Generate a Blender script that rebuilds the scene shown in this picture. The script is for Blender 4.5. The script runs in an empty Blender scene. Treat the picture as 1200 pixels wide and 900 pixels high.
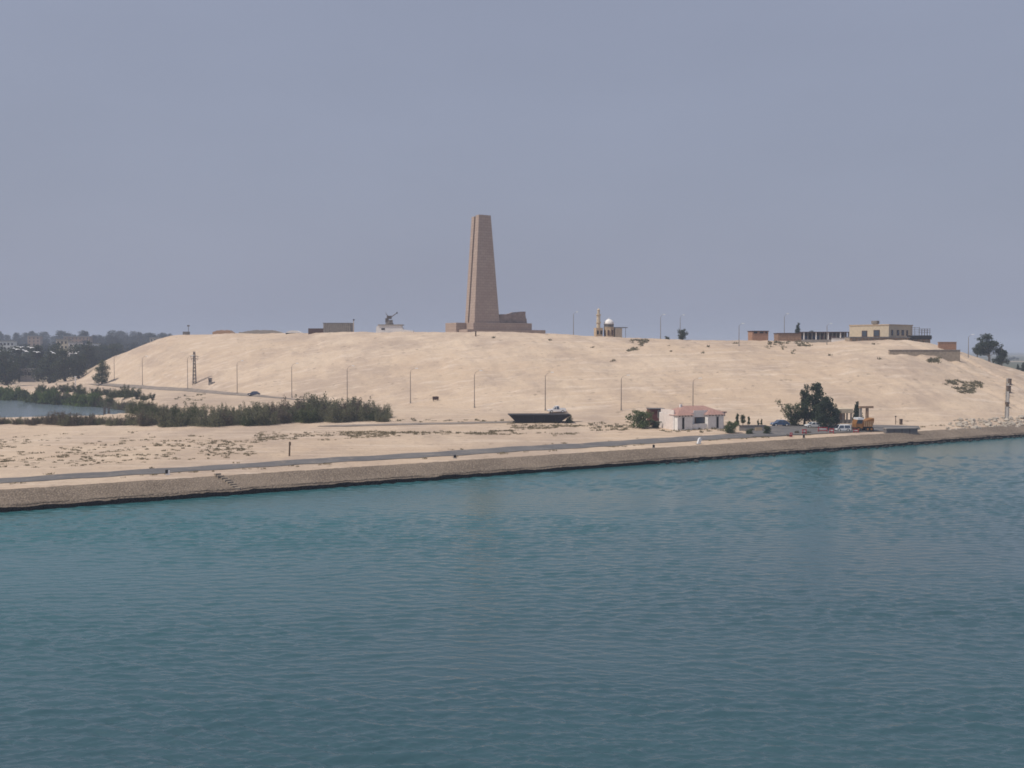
import bpy, math, random
import numpy as np
from mathutils import Vector, Matrix, Quaternion
from mathutils.bvhtree import BVHTree

# ------------------------------------------------------------------ camera, sky, sun
C = bpy.context.scene
CAM_H, F, HOR = 20.0, 1200.0, 410.0
TH = math.atan((450 - HOR) / F)
cam_d = bpy.data.cameras.new('camera'); cam = bpy.data.objects.new('camera', cam_d)
C.collection.objects.link(cam); C.camera = cam
cam_d.sensor_width = 36; cam_d.lens = 36; cam_d.clip_start = 0.5; cam_d.clip_end = 20000
cam.location = (0, 0, CAM_H); cam.rotation_euler = (math.pi / 2 - TH, 0, 0)

EL, AZ = math.radians(56), math.radians(248)      # azimuth clockwise from +Y (into the picture)
w = bpy.data.worlds.new('World'); C.world = w; w.use_nodes = True
nt = w.node_tree; bg = nt.nodes['Background']
sky = nt.nodes.new('ShaderNodeTexSky'); sky.sky_type = 'NISHITA'; sky.sun_disc = False
sky.sun_elevation = EL; sky.sun_rotation = AZ
sky.altitude = 0; sky.air_density = 1.6; sky.dust_density = 4.5; sky.ozone_density = 3.0
veil = nt.nodes.new('ShaderNodeMixRGB'); veil.blend_type = 'MIX'; veil.inputs[0].default_value = 0.85
veil.inputs[2].default_value = (3.0, 3.27, 4.35, 1)          # even dust veil over the whole sky
nt.links.new(sky.outputs[0], veil.inputs[1]); 
wtc = nt.nodes.new('ShaderNodeTexCoord'); wmap = nt.nodes.new('ShaderNodeMapping'); wn = nt.nodes.new('ShaderNodeTexNoise')
wmap.inputs['Scale'].default_value = (1.6, 1.6, 4.5); wn.inputs['Scale'].default_value = 1.7; wn.inputs['Detail'].default_value = 5
wr = nt.nodes.new('ShaderNodeMapRange'); wr.inputs[1].default_value = 0.3; wr.inputs[2].default_value = 0.7
wr.inputs[3].default_value = 0.965; wr.inputs[4].default_value = 1.035
wm = nt.nodes.new('ShaderNodeMixRGB'); wm.blend_type = 'MULTIPLY'; wm.inputs[0].default_value = 1
nt.links.new(wtc.outputs['Generated'], wmap.inputs[0]); nt.links.new(wmap.outputs[0], wn.inputs['Vector'])
nt.links.new(wn.outputs[0], wr.inputs[0]); nt.links.new(veil.outputs[0], wm.inputs[1]); nt.links.new(wr.outputs[0], wm.inputs[2])
nt.links.new(wm.outputs[0], bg.inputs[0]); bg.inputs[1].default_value = 0.10

S = Vector((math.cos(EL) * math.sin(AZ), math.cos(EL) * math.cos(AZ), math.sin(EL)))
sd = bpy.data.lights.new('sun', 'SUN'); sun = bpy.data.objects.new('sun', sd); C.collection.objects.link(sun)
sd.energy = 3.5; sd.angle = math.radians(0.6); sd.color = (1, 0.93, 0.83)
sun.rotation_euler = S.to_track_quat('Z', 'Y').to_euler(); sun.location = (-80, -40, 120)

C.view_settings.view_transform = 'Standard'; C.view_settings.look = 'None'
C.view_settings.exposure = 0; C.view_settings.gamma = 1; C.view_settings.use_curve_mapping = False
C.render.engine = 'CYCLES'
cy = C.cycles
cy.max_bounces = 5; cy.diffuse_bounces = 2; cy.glossy_bounces = 2; cy.transmission_bounces = 2
cy.volume_bounces = 1; cy.transparent_max_bounces = 4
cy.use_denoising = True; cy.filter_width = 1.7
cy.sample_clamp_indirect = 4; cy.sample_clamp_direct = 1.0

# ------------------------------------------------------------------ helpers
rng = np.random.default_rng(7); R = random.Random(11)
FW = Vector((0, math.cos(TH), -math.sin(TH))); UP = Vector((0, math.sin(TH), math.cos(TH))); EYE = Vector((0, 0, CAM_H))

def ray(px, py): return FW + Vector(((px - 600) / F, 0, 0)) + UP * ((450 - py) / F)
def at_y(px, py, Y): d = ray(px, py); return EYE + d * (Y / d.y)
def at_z(px, py, z): d = ray(px, py); return EYE + d * ((z - CAM_H) / d.z)
def zof(py, Y): return at_y(600, py, Y).z

def vnoise(x, y, seed=0):
    xi = np.floor(x).astype(np.int64); yi = np.floor(y).astype(np.int64); xf = x - xi; yf = y - yi
    def h(a, b):
        n = (a * 374761393 + b * 668265263 + seed * 974711) & 0xffffffff
        n = ((n ^ (n >> 13)) * 1274126177) & 0xffffffff
        return ((n ^ (n >> 16)) & 0xffff) / 65535.0
    u = xf * xf * (3 - 2 * xf); v = yf * yf * (3 - 2 * yf)
    return (h(xi, yi) * (1 - u) + h(xi + 1, yi) * u) * (1 - v) + (h(xi, yi + 1) * (1 - u) + h(xi + 1, yi + 1) * u) * v - .5
def fbm(x, y, octs=4, seed=0):
    t = 0; a = 1
    for o in range(octs): t = t + a * vnoise(x * 2 ** o, y * 2 ** o, seed + o); a *= .5
    return t

class NT:
    """small node-building wrapper for one material"""
    def __init__(s, name):
        s.m = bpy.data.materials.new(name); s.m.use_nodes = True; s.t = s.m.node_tree; s.b = s.t.nodes['Principled BSDF']
        s.tc = s.t.nodes.new('ShaderNodeTexCoord')
    def n(s, kind, **kw):
        nd = s.t.nodes.new('ShaderNode' + kind)
        for k, v in kw.items():
            if k.startswith('i_'): nd.inputs[int(k[2:]) if k[2:].isdigit() else k[2:]].default_value = v
            else: setattr(nd, k, v)
        return nd
    def l(s, a, b): s.t.links.new(a, b)
    def coords(s, scale=(1, 1, 1), rz=0, src='Object'):
        mp = s.n('Mapping'); mp.inputs['Scale'].default_value = scale; mp.inputs['Rotation'].default_value = (0, 0, rz)
        s.l(s.tc.outputs[src], mp.inputs[0]); return mp.outputs[0]
    def noise(s, scale, detail=4, vec=None, rough=.55):
        nd = s.n('TexNoise'); nd.inputs['Scale'].default_value = scale; nd.inputs['Detail'].default_value = detail; nd.inputs['Roughness'].default_value = rough
        s.l(vec if vec else s.tc.outputs['Object'], nd.inputs['Vector']); return nd.outputs[0]
    def remap(s, v, a, b, c=0., d=1.):
        r = s.n('MapRange'); 
        for i, x in enumerate((a, b, c, d)): r.inputs[i + 1].default_value = x
        s.l(v, r.inputs[0]); return r.outputs[0]
    def mix(s, f, a, b, mode='MIX'):
        r = s.n('MixRGB'); r.blend_type = mode
        for i, x in enumerate((f, a, b)):
            if isinstance(x, (int, float)): r.inputs[i].default_value = x
            elif isinstance(x, tuple): r.inputs[i].default_value = (*x, 1)
            else: s.l(x, r.inputs[i])
        return r.outputs[0]
    def math(s, op, a, b=0.):
        r = s.n('Math'); r.operation = op
        for i, x in enumerate((a, b)):
            if isinstance(x, (int, float)): r.inputs[i].default_value = x
            else: s.l(x, r.inputs[i])
        return r.outputs[0]
    def bump(s, h, dist=.1, strength=1., after=None):
        b = s.n('Bump'); b.inputs['Distance'].default_value = dist; b.inputs['Strength'].default_value = strength
        s.l(h, b.inputs['Height'])
        if after: s.l(after, b.inputs['Normal'])
        return b.outputs[0]
    def done(s, col=None, rough=.9, normal=None, spec=.2, metal=0.):
        if isinstance(col, tuple): s.b.inputs['Base Color'].default_value = (*col, 1)
        elif col is not None: s.l(col, s.b.inputs['Base Color'])
        if isinstance(rough, (int, float)): s.b.inputs['Roughness'].default_value = rough
        else: s.l(rough, s.b.inputs['Roughness'])
        s.b.inputs['Specular IOR Level'].default_value = spec; s.b.inputs['Metallic'].default_value = metal
        if normal: s.l(normal, s.b.inputs['Normal'])
        return s.m

def plain(name, col, rough=.85, var=.25, scale=1.5, spec=.2, metal=0.):
    """weathered paint / plaster / metal: base colour broken by two noises"""
    k = NT(name); a = k.noise(scale, 5); b = k.noise(scale * 9, 3)
    dark = tuple(c * (1 - var) for c in col); lite = tuple(min(1, c * (1 + var * .6)) for c in col)
    c = k.mix(k.remap(a, .3, .7), dark, lite); c = k.mix(k.remap(b, .35, .65, 0, .25), c, dark)
    return k.done(c, rough, spec=spec, metal=metal)

def foliage(name, a, b, c=None):
    k = NT(name); oi = k.n('ObjectInfo'); g = k.n('NewGeometry')
    f = k.noise(.9, 3); col = k.mix(k.remap(f, .35, .65), a, b)
    col = k.mix(k.math('MULTIPLY', g.outputs['Random Per Island'], .8), col, c or b)
    col = k.mix(k.math('MULTIPLY', oi.outputs['Random'], .35), col, a)
    m = k.done(col, .75, spec=.1)
    tr = k.n('BsdfTranslucent'); k.l(col, tr.inputs[0]); mx = k.n('MixShader'); mx.inputs[0].default_value = .38
    k.l(k.b.outputs[0], mx.inputs[1]); k.l(tr.outputs[0], mx.inputs[2]); k.l(mx.outputs[0], k.t.nodes['Material Output'].inputs['Surface'])
    return m

M = {}
def colmats():
    P = plain
    M['monument'] = None
    M['pole'] = P('galvanised pole', (.24, .20, .175), .6, .3)
    M['lampwhite'] = P('lamp housing', (.8, .8, .78), .4, .1)
    M['lattice'] = P('lattice steel', (.15, .13, .12), .7, .3)
    M['whitewash'] = P('white wash', (.79, .76, .73), .85, .14)
    M['pinkwash'] = P('pink plaster', (.76, .67, .62), .9, .14)
    M['cream'] = P('cream plaster', (.55, .46, .34), .9, .18)
    M['ochre'] = P('ochre plaster', (.50, .375, .25), .9, .22)
    M['redtile'] = P('red tile', (.40, .24, .20), .8, .3, 3)
    M['dark'] = P('dark opening', (.025, .022, .022), .6, .3)
    M['glass'] = P('window glass', (.05, .06, .08), .15, .2, spec=.5)
    M['blueglass'] = P('car glass', (.06, .08, .12), .1, .2, spec=.5)
    M['black'] = P('black hull', (.014, .014, .018), .55, .4)
    M['rubber'] = P('rubber', (.02, .02, .02), .8, .3)
    M['white'] = P('white paint', (.75, .76, .78), .35, .1, spec=.5)
    M['bluepaint'] = P('blue paint', (.05, .10, .20), .35, .2, spec=.5)
    M['yellow'] = P('yellow paint', (.30, .14, .045), .6, .3)
    M['redpaint'] = P('red paint', (.35, .04, .05), .6, .2)
    M['concrete'] = P('concrete', (.33, .30, .27), .9, .25)
    M['greyconc'] = P('grey concrete', (.17, .16, .16), .9, .3)
    M['tan'] = P('tan concrete', (.40, .26, .17), .9, .25)
    M['tanwall'] = P('weathered wall', (.38, .31, .24), .95, .3)
    M['carved'] = P('carved stone', (.30, .225, .19), .95, .35, .6)
    M['brown'] = P('brown boards', (.09, .05, .04), .9, .3)
    M['maroon'] = P('maroon brick', (.16, .06, .055), .9, .3)
    M['orangebrick'] = P('orange brick', (.37, .21, .135), .9, .25)
    M['brick'] = P('brown brick', (.33, .21, .14), .9, .3)
    M['greyrib'] = P('grey sheeting', (.24, .215, .195), .8, .3)
    M['wood'] = P('driftwood', (.14, .10, .07), .9, .3)
    M['bark'] = P('bark', (.12, .085, .06), .95, .35)
    M['palebark'] = P('pale bark', (.38, .35, .32), .9, .3)
    M['steelblue'] = P('blue drum', (.07, .09, .16), .6, .3)
    M['bird'] = P('white feathers', (.85, .85, .85), .7, .05)
    M['rock'] = P('pale rock', (.43, .375, .31), .95, .3, 1.2)
    M['blackrock'] = P('wet rock', (.03, .028, .027), .7, .4, 1.2)
    M['leaf_dark'] = foliage('dark foliage', (.034, .050, .034), (.055, .075, .045), (.085, .10, .058))
    M['leaf_mid'] = foliage('mid foliage', (.055, .075, .032), (.085, .105, .045), (.12, .135, .06))
    M['leaf_green'] = foliage('green bush leaves', (.075, .105, .042), (.11, .145, .06), (.15, .18, .08))
    M['leaf_tam'] = foliage('tamarisk foliage', (.14, .145, .080), (.185, .185, .11), (.24, .23, .155))
    M['leaf_dry'] = foliage('dry twigs', (.11, .092, .068), (.16, .13, .098), (.20, .17, .125))
    M['leaf_reed'] = foliage('reeds', (.085, .13, .032), (.12, .175, .05), (.15, .18, .075))
    M['leaf_tuft'] = foliage('salt scrub', (.21, .18, .115), (.27, .225, .145), (.32, .27, .175))
    M['leaf_scrub'] = foliage('olive scrub', (.18, .165, .105), (.235, .21, .135), (.29, .25, .17))
    M['leaf_far'] = foliage('far foliage', (.022, .032, .026), (.035, .048, .036), (.05, .06, .045))
colmats()

def sand_mat():
    k = NT('desert sand')
    big = k.noise(.018, 5); mid = k.noise(.11, 5); fine = k.noise(1.3, 5, rough=.7)
    c = k.mix(k.remap(big, .35, .65), (.50, .380, .273), (.57, .455, .344))
    c = k.mix(k.remap(mid, .38, .7, 0, .45), c, (.47, .355, .265))
    # slump and track streaks that run aslant down the hill
    st = k.noise(.16, 6, k.coords((.32, .10, 1.2), math.radians(24)), .65)
    c = k.mix(k.remap(st, .46, .62, 0, .7), c, (.38, .295, .235))
    st2 = k.noise(.5, 5, k.coords((.12, .9, 1), math.radians(-16)), .6)
    c = k.mix(k.remap(st2, .52, .66, 0, .6), c, (.64, .53, .43))
    c = k.mix(k.remap(fine, .52, .72, 0, .42), c, (.33, .25, .20))
    ripp = k.noise(2.2, 4, k.coords((.22, 1.3, 2.5), math.radians(-20)), .6); c = k.mix(k.remap(ripp, .54, .70, 0, .26), c, (.36, .28, .22))
    sp = k.noise(.55, 2, rough=.4); c = k.mix(k.remap(sp, .66, .74, 0, .7), c, (.27, .21, .16))
    # far inland the land is farmed and darker
    tr = k.noise(.09, 4, k.coords((.10, 2.4, 1), math.radians(9)), .55); c = k.mix(k.remap(tr, .60, .66, 0, .35), c, (.40, .315, .24))      # old tracks
    sx = k.n('SeparateXYZ'); k.l(k.tc.outputs['Object'], sx.inputs[0])
    far = k.math('MULTIPLY', k.remap(sx.outputs[1], 470, 620), k.remap(k.noise(.006, 4), .3, .45))
    c = k.mix(far, c, (.09, .095, .055))
    nb = k.bump(fine, .25, .7, k.bump(mid, 1.2, .6))
    return k.done(c, .97, nb, spec=.05)

def bank_mat():
    k = NT('pitched stone')
    v = k.n('TexVoronoi'); v.inputs['Scale'].default_value = 3.6; k.l(k.coords((1, 1, 1.6)), v.inputs['Vector'])
    hs = k.n('SeparateColor'); k.l(v.outputs['Color'], hs.inputs[0])
    c = k.mix(hs.outputs[0], (.165, .13, .10), (.285, .23, .18))
    c = k.mix(k.remap(v.outputs['Distance'], .35, .6, 0, .6), c, (.12, .095, .075))
    c = k.mix(k.remap(k.noise(.12, 4), .4, .7, 0, .45), c, (.33, .265, .205))
    # tide band: wet, weed-black stones up to a wavering height
    sx = k.n('SeparateXYZ'); k.l(k.tc.outputs['Object'], sx.inputs[0])
    zz = k.math('ADD', sx.outputs[2], k.math('MULTIPLY', k.remap(k.noise(.35, 4), .3, .7, -1, 1), .10))
    wet = k.remap(zz, .54, .57, 1, 0)
    c = k.mix(wet, c, (.006, .0055, .006))
    ledge = k.math('MULTIPLY', k.math('MULTIPLY', k.remap(zz, .78, .82, 1, 0), k.remap(zz, .66, .70)), k.remap(k.noise(.15, 3), .4, .55, 0, .8))
    c = k.mix(ledge, c, (.035, .03, .027))
    return k.done(c, k.remap(wet, 0, 1, .92, .8), k.bump(v.outputs['Distance'], .13, 1), spec=.04)

def asphalt_mat():
    k = NT('asphalt')
    c = k.mix(k.remap(k.noise(.25, 5), .3, .7), (.115, .11, .112), (.17, .16, .155))
    c = k.mix(k.remap(k.noise(.6, 5, rough=.7), .55, .75, 0, .7), c, (.36, .29, .22))
    return k.done(c, .9, k.bump(k.noise(6, 3), .02), spec=.15)

M['dustroad'] = plain('dusty road', (.25, .21, .18), .95, .3, .5)
def stone_mat():
    k = NT('monument stone')
    br = k.n('TexBrick'); br.inputs['Scale'].default_value = 1; br.inputs['Mortar Size'].default_value = .045
    br.inputs['Brick Width'].default_value = 1.9; br.inputs['Row Height'].default_value = 1.05
    sx = k.n('SeparateXYZ'); k.l(k.tc.outputs['Object'], sx.inputs[0]); cx = k.n('CombineXYZ')
    k.l(k.math('ADD', sx.outputs[0], sx.outputs[1]), cx.inputs[0]); k.l(sx.outputs[2], cx.inputs[1]); k.l(cx.outputs[0], br.inputs['Vector'])
    br.inputs['Color1'].default_value = (.37, .285, .235, 1); br.inputs['Color2'].default_value = (.43, .335, .275, 1); br.inputs['Mortar'].default_value = (.22, .165, .135, 1)
    c = k.mix(k.remap(k.noise(.16, 5), .35, .7, 0, .5), br.outputs[0], (.33, .24, .19))
    return k.done(c, .93, k.bump(br.outputs['Fac'], .05, -.6), spec=.1)

def water_mat(name, deep, shal):
    k = NT(name)
    v1 = k.coords((.55, 1, 1), math.radians(-8)); v2 = k.coords((.7, 1.1, 1), math.radians(14))
    patch = k.noise(.012, 5, k.coords((.5, 1.6, 1), math.radians(12)))
    a = k.noise(1.1, 4, v1, .6); b = k.noise(3.6, 4, v2, .65)
    amp = k.remap(patch, .3, .7, .5, 1.25)
    h = k.math('ADD', k.math('MULTIPLY', a, 1.), k.math('MULTIPLY', b, .34))
    nb = k.bump(k.math('MULTIPLY', h, amp), (.07), .8)
    sx = k.n('SeparateXYZ'); k.l(k.tc.outputs['Object'], sx.inputs[0])      # base colour turns paler and greener towards the bank
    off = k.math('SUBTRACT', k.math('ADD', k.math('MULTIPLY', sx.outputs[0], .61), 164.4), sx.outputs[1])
    off = k.math('ADD', off, k.math('MULTIPLY', k.remap(patch, .3, .7, -1, 1), 18)); near_bank = k.remap(off, 5, 95, 1, 0)
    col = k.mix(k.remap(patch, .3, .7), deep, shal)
    if name == 'canal water': col = k.mix(near_bank, col, (.032, .120, .132))
    m = k.done(col, .15, nb, spec=.5); k.b.inputs['IOR'].default_value = 1.333
    return m

M['sand'] = sand_mat(); M['bank'] = bank_mat(); M['asphalt'] = asphalt_mat(); M['monument'] = stone_mat()
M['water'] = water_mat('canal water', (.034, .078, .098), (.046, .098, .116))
M['lagoon'] = water_mat('lagoon water', (.12, .16, .19), (.15, .19, .22))

def tag(o, label=None, cat=None, group=None, kind=None):
    for k_, v_ in (('label', label), ('category', cat), ('group', group), ('kind', kind)):
        if v_: o[k_] = v_
    return o
def link(o): C.collection.objects.link(o); return o
def thing(name, label, cat, loc=(0, 0, 0), rz=0, group=None, scale=1):
    o = link(bpy.data.objects.new(name, None)); o.location = loc; o.rotation_euler = (0, 0, rz); o.scale = (scale,) * 3 if isinstance(scale, (int, float)) else scale
    o.empty_display_size = .5
    return tag(o, label, cat, group)
def dup(root, loc, rz=0, label=None, group=None, scale=None):
    r = link(root.copy()); r.location = loc; r.rotation_euler = (0, 0, rz)
    if scale is not None: r.scale = (scale,) * 3 if isinstance(scale, (int, float)) else scale
    if label: r['label'] = label
    if group: r['group'] = group
    for ch in root.children:
        c = link(ch.copy()); c.parent = r
        for g in ch.children: d = link(g.copy()); d.parent = c
    return r

class MB:
    def __init__(s): s.v = []; s.f = []
    def add(s, vs, fs):
        o = len(s.v); s.v += [tuple(p) for p in vs]; s.f += [tuple(i + o for i in q) for q in fs]; return s
    def box(s, c, d, rz=0, top=1.0, topy=None):
        x, y, z = (k / 2 for k in d); ty = top if topy is None else topy; ca, sa = math.cos(rz), math.sin(rz); vs = []
        for zz, tx, t2 in ((-z, 1, 1), (z, top, ty)):
            for a, b in ((-1, -1), (1, -1), (1, 1), (-1, 1)):
                X, Y = a * x * tx, b * y * t2; vs.append((c[0] + X * ca - Y * sa, c[1] + X * sa + Y * ca, c[2] + zz))
        return s.add(vs, [(3, 2, 1, 0), (4, 5, 6, 7), (0, 1, 5, 4), (1, 2, 6, 5), (2, 3, 7, 6), (3, 0, 4, 7)])
    def bz(s, x0, x1, y0, y1, z0, z1): return s.box(((x0 + x1) / 2, (y0 + y1) / 2, (z0 + z1) / 2), (x1 - x0, y1 - y0, z1 - z0))
    def hexa(s, b, t):
        n = len(b); return s.add(list(b) + list(t), [tuple(range(n - 1, -1, -1)), tuple(range(n, 2 * n))] + [(i, (i + 1) % n, (i + 1) % n + n, i + n) for i in range(n)])
    def prism_y(s, prof, y0, y1):      # profile in x,z pushed along y
        return s.hexa([(x, y0, z) for x, z in prof][::-1], [(x, y1, z) for x, z in prof][::-1])
    def tube(s, p, q, r0, r1=None, n=8):
        p, q = Vector(p), Vector(q); r1 = r0 if r1 is None else r1; d = (q - p).normalized()
        a = d.orthogonal().normalized(); b = d.cross(a); ring = lambda c, r: [c + (a * math.cos(t) + b * math.sin(t)) * r for t in (2 * math.pi * i / n for i in range(n))]
        return s.hexa(ring(p, r0), ring(q, r1))
    def path(s, pts, rs, n=6):
        for i in range(len(pts) - 1): s.tube(pts[i], pts[i + 1], rs[i], rs[i + 1], n)
        return s
    def lathe(s, prof, n=16, c=(0, 0, 0)):
        vs = []; fs = []
        for r, z in prof:
            for i in range(n): t = 2 * math.pi * i / n; vs.append((c[0] + r * math.cos(t), c[1] + r * math.sin(t), c[2] + z))
        for k in range(len(prof) - 1):
            for i in range(n): j = (i + 1) % n; fs.append((k * n + i, k * n + j, (k + 1) * n + j, (k + 1) * n + i))
        fs.append(tuple(range(n - 1, -1, -1))); fs.append(tuple(range((len(prof) - 1) * n, len(prof) * n)))
        return s.add(vs, fs)
    def rock(s, c, r, seed, flat=.7):
        rr = random.Random(seed); n, m = 7, 4; vs = [(c[0], c[1], c[2] - r * flat)]; fs = []
        for j in range(1, m):
            for i in range(n):
                ph = math.pi * j / m; t = 2 * math.pi * (i + rr.random() * .5) / n; q = r * rr.uniform(.75, 1.2)
                vs.append((c[0] + q * math.sin(ph) * math.cos(t), c[1] + q * math.sin(ph) * math.sin(t), c[2] - q * flat * math.cos(ph)))
        vs.append((c[0], c[1], c[2] + r * flat)); L = len(vs) - 1
        for i in range(n):
            k2 = (i + 1) % n; fs.append((0, 1 + k2, 1 + i)); fs.append((L, L - n + i, L - n + k2))
            for j in range(m - 2): a = 1 + j * n; fs.append((a + i, a + k2, a + n + k2, a + n + i))
        return s.add(vs, fs)
    def leaves(s, blobs, n, size, seed=0, upright=0.):
        g = np.random.default_rng(seed); B = np.array(blobs, float); wgt = B[:, 3] * B[:, 4] * B[:, 5]; wgt = wgt ** .8; wgt /= wgt.sum()
        k = g.choice(len(B), n, p=wgt); d = g.normal(size=(n, 3)); d /= np.linalg.norm(d, axis=1)[:, None]
        r = g.random(n) ** .45 * (1 + .12 * g.normal(size=n)); p = B[k, :3] + d * r[:, None] * B[k, 3:]
        a = g.normal(size=(n, 3)); a[:, 2] += upright * 2.5 * np.sign(a[:, 2] + 1e-6) + upright; a /= np.linalg.norm(a, axis=1)[:, None]
        b = np.cross(a, g.normal(size=(n, 3))); b /= np.linalg.norm(b, axis=1)[:, None]
        sz = size * g.uniform(.5, 1.3, n); L = a * (sz * (1 + upright))[:, None]; W = b * (sz * .55)[:, None]
        p[:, 2] = np.maximum(p[:, 2], .03)
        q = np.stack([p - L, p + W - L * .1, p + L, p - W - L * .1], 1).reshape(-1, 3); o = len(s.v)
        s.v += [tuple(x) for x in q.tolist()]; s.f += [(o + 4 * i, o + 4 * i + 1, o + 4 * i + 2, o + 4 * i + 3) for i in range(n)]
        return s
    def build(s, name, mat, parent=None, smooth=False):
        me = bpy.data.meshes.new(name); me.from_pydata(s.v, [], s.f); me.materials.append(mat); me.update()
        if smooth: me.polygons.foreach_set('use_smooth', [True] * len(me.polygons))
        o = link(bpy.data.objects.new(name, me)); o.parent = parent
        return o

def grid_object(name, P, mat, smooth=True):
    r, c = P.shape[:2]; me = bpy.data.meshes.new(name); n = r * c
    idx = np.arange(n).reshape(r, c); q = np.stack([idx[:-1, :-1], idx[:-1, 1:], idx[1:, 1:], idx[1:, :-1]], -1).reshape(-1, 4)
    me.vertices.add(n); me.vertices.foreach_set('co', P.reshape(-1).astype(np.float32))
    me.loops.add(q.size); me.loops.foreach_set('vertex_index', q.reshape(-1).astype(np.int32))
    me.polygons.add(len(q)); me.polygons.foreach_set('loop_start', np.arange(0, q.size, 4, dtype=np.int32))
    me.polygons.foreach_set('loop_total', np.full(len(q), 4, dtype=np.int32))
    me.update(calc_edges=True); me.validate()
    if smooth: me.polygons.foreach_set('use_smooth', np.ones(len(q), bool))
    me.materials.append(mat)
    return link(bpy.data.objects.new(name, me)), q

# ------------------------------------------------------------------ the land
SA, SB = 164.4, 0.61; SC = math.cos(math.atan(SB))               # shoreline: Y = SA + SB X
def shore_y(s, n): return (SA + n / SC) / np.maximum(1 - SB * s, .05)
crest_t = [(-700, 700, None, 5), (-300, 650, None, 5), (20, 540, None, 4), (60, 520, 447), (95, 500, 440), (120, 480, 425.5), (133, 470, 418.5), (150, 462, 412), (167, 455, 405), (187, 448, 397.5),
           (200, 442, 393.5), (230, 435, 391.3), (300, 420, 390.8), (400, 395, 389.8), (500, 375, 388.8), (560, 365, 388.2), (620, 360, 390), (650, 358, 391.8),
           (700, 355, 394.3), (800, 350, 397), (900, 345, 399.8), (950, 340, 402), (975, 337, 400.5), (990, 336, 398), (1000, 335, 396.9), (1060, 332, 397.2), (1090, 330, 402), (1125, 330, 411.5),
           (1150, 328, 420.5), (1165, 325, 427), (1190, 322, 434), (1200, 321, 438), (1260, 318, 452), (1350, 330, None, 4), (2000, 600, None, 3)]
foot_t = [(-700, 430, 3.5), (0, 425, 4), (95, 420, 5), (200, 370, 5.5), (300, 325, 5.2), (400, 300, 4.8), (480, 285, 4.6), (560, 270, 4.2), (640, 258, 4.0),
          (730, 252, 3.8), (812, 248, 3.6), (900, 246, 3.4), (1000, 246, 3.2), (1100, 244, 3.0), (1200, 246, 3.0), (1400, 250, 2.8), (2000, 300, 2.6)]
cp = np.array([c[0] for c in crest_t], float); cY = np.array([c[1] for c in crest_t], float)
cZ = np.array([c[3] if c[2] is None else zof(c[2], c[1]) for c in crest_t])
fp, fY, fZ = (np.array([c[i] for c in foot_t], float) for i in range(3))
def sm(x): x = np.clip(x, 0, 1); return x * x * (3 - 2 * x)
cols = np.concatenate([np.linspace(-1.25, -.58, 60)[:-1], np.linspace(-.58, .58, 620), np.linspace(.58, 1.3, 60)[1:]])
px = 600 + F * cols
smooth_c = lambda xp, yp: np.convolve(np.pad(np.interp(px, xp, yp), 2, 'edge'), np.ones(5) / 5, 'valid')
Yf = np.maximum(np.interp(px, fp, fY), shore_y(cols, 8.5)); Zf = np.interp(px, fp, fZ)
Yc = np.maximum(smooth_c(cp, cY), Yf + 25); Zc = smooth_c(cp, cZ)
left = sm((330 - px) / 150)
hill = sm((px - 60) / 160)
knots = [(shore_y(cols, -16), -3 + 0 * cols), (shore_y(cols, -.5), -.5 + 0 * cols), (shore_y(cols, 4.4), 1.9 + 0 * cols), (shore_y(cols, 6.2), 2.08 + 0 * cols),
         (Yf, Zf), (Yc, Zc), (Yc + 55, Zc - .8 * hill), (Yc + 190, np.where(px > 1100, 8, 5) + 2 * left), (np.full_like(cols, 1000.), 4 + 11 * left), (np.full_like(cols, 2200.), 4 + 13 * left), (np.full_like(cols, 6900.), 4 + 13 * left)]
subs = [4, 6, 3, 60, 120, 16, 24, 24, 8, 8]
rows = []
for i, nsub in enumerate(subs):
    (y0, z0), (y1, z1) = knots[i], knots[i + 1]
    for t in np.linspace(0, 1, nsub, endpoint=(i == len(subs) - 1)):
        g = t
        if i == 4: g = .72 * t + .28 * (t * t * (3 - 2 * t)); g = g + .10 * np.sin(math.pi * t) * hill * (.4 + .6 * sm((px - 700) / 300))
        if i in (6, 7): g = t * t * (3 - 2 * t)
        rows.append(np.stack([cols * (y0 + (y1 - y0) * t), y0 + (y1 - y0) * t, z0 + (z1 - z0) * g], -1))
T = np.stack(rows)
X, Y, Z = T[..., 0], T[..., 1], T[..., 2]
r4 = sum(subs[:4]); r5 = sum(subs[:5]); ri = np.arange(T.shape[0])[:, None]
amp = np.where(ri < sum(subs[:2]), .02, np.where(ri < r4, .10, np.where(ri < r5, .42, np.where(Y < 700, .3, 0))))
tt = np.clip((ri - r4) / subs[4], 0, 1); amp = np.where((ri >= r4) & (ri < r5), .12 + .5 * np.sin(math.pi * tt) ** .7, amp)
amp = np.where((ri >= r5 - 9) & (ri < r5 + 4), .42, amp)
Z += amp * 1.6 * fbm(X / 16, Y / 16, 5, 3) + amp * .5 * fbm(X / 2.2, Y / 2.2, 3, 9)
gul = np.abs(fbm((X * .9 + Y * .25) / 9, (Y - X * .1) / 60, 4, 21)); Z -= np.where((ri > r4 + 10) & (ri < r5), (1.3 + 2.6 * sm((px - 1020) / 90)) * np.clip(.22 - gul, 0, 1) * (np.sin(math.pi * tt) + .9 * sm((tt - .68) / .2) * sm((1.0 - tt) / .06)), 0) * hill
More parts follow.
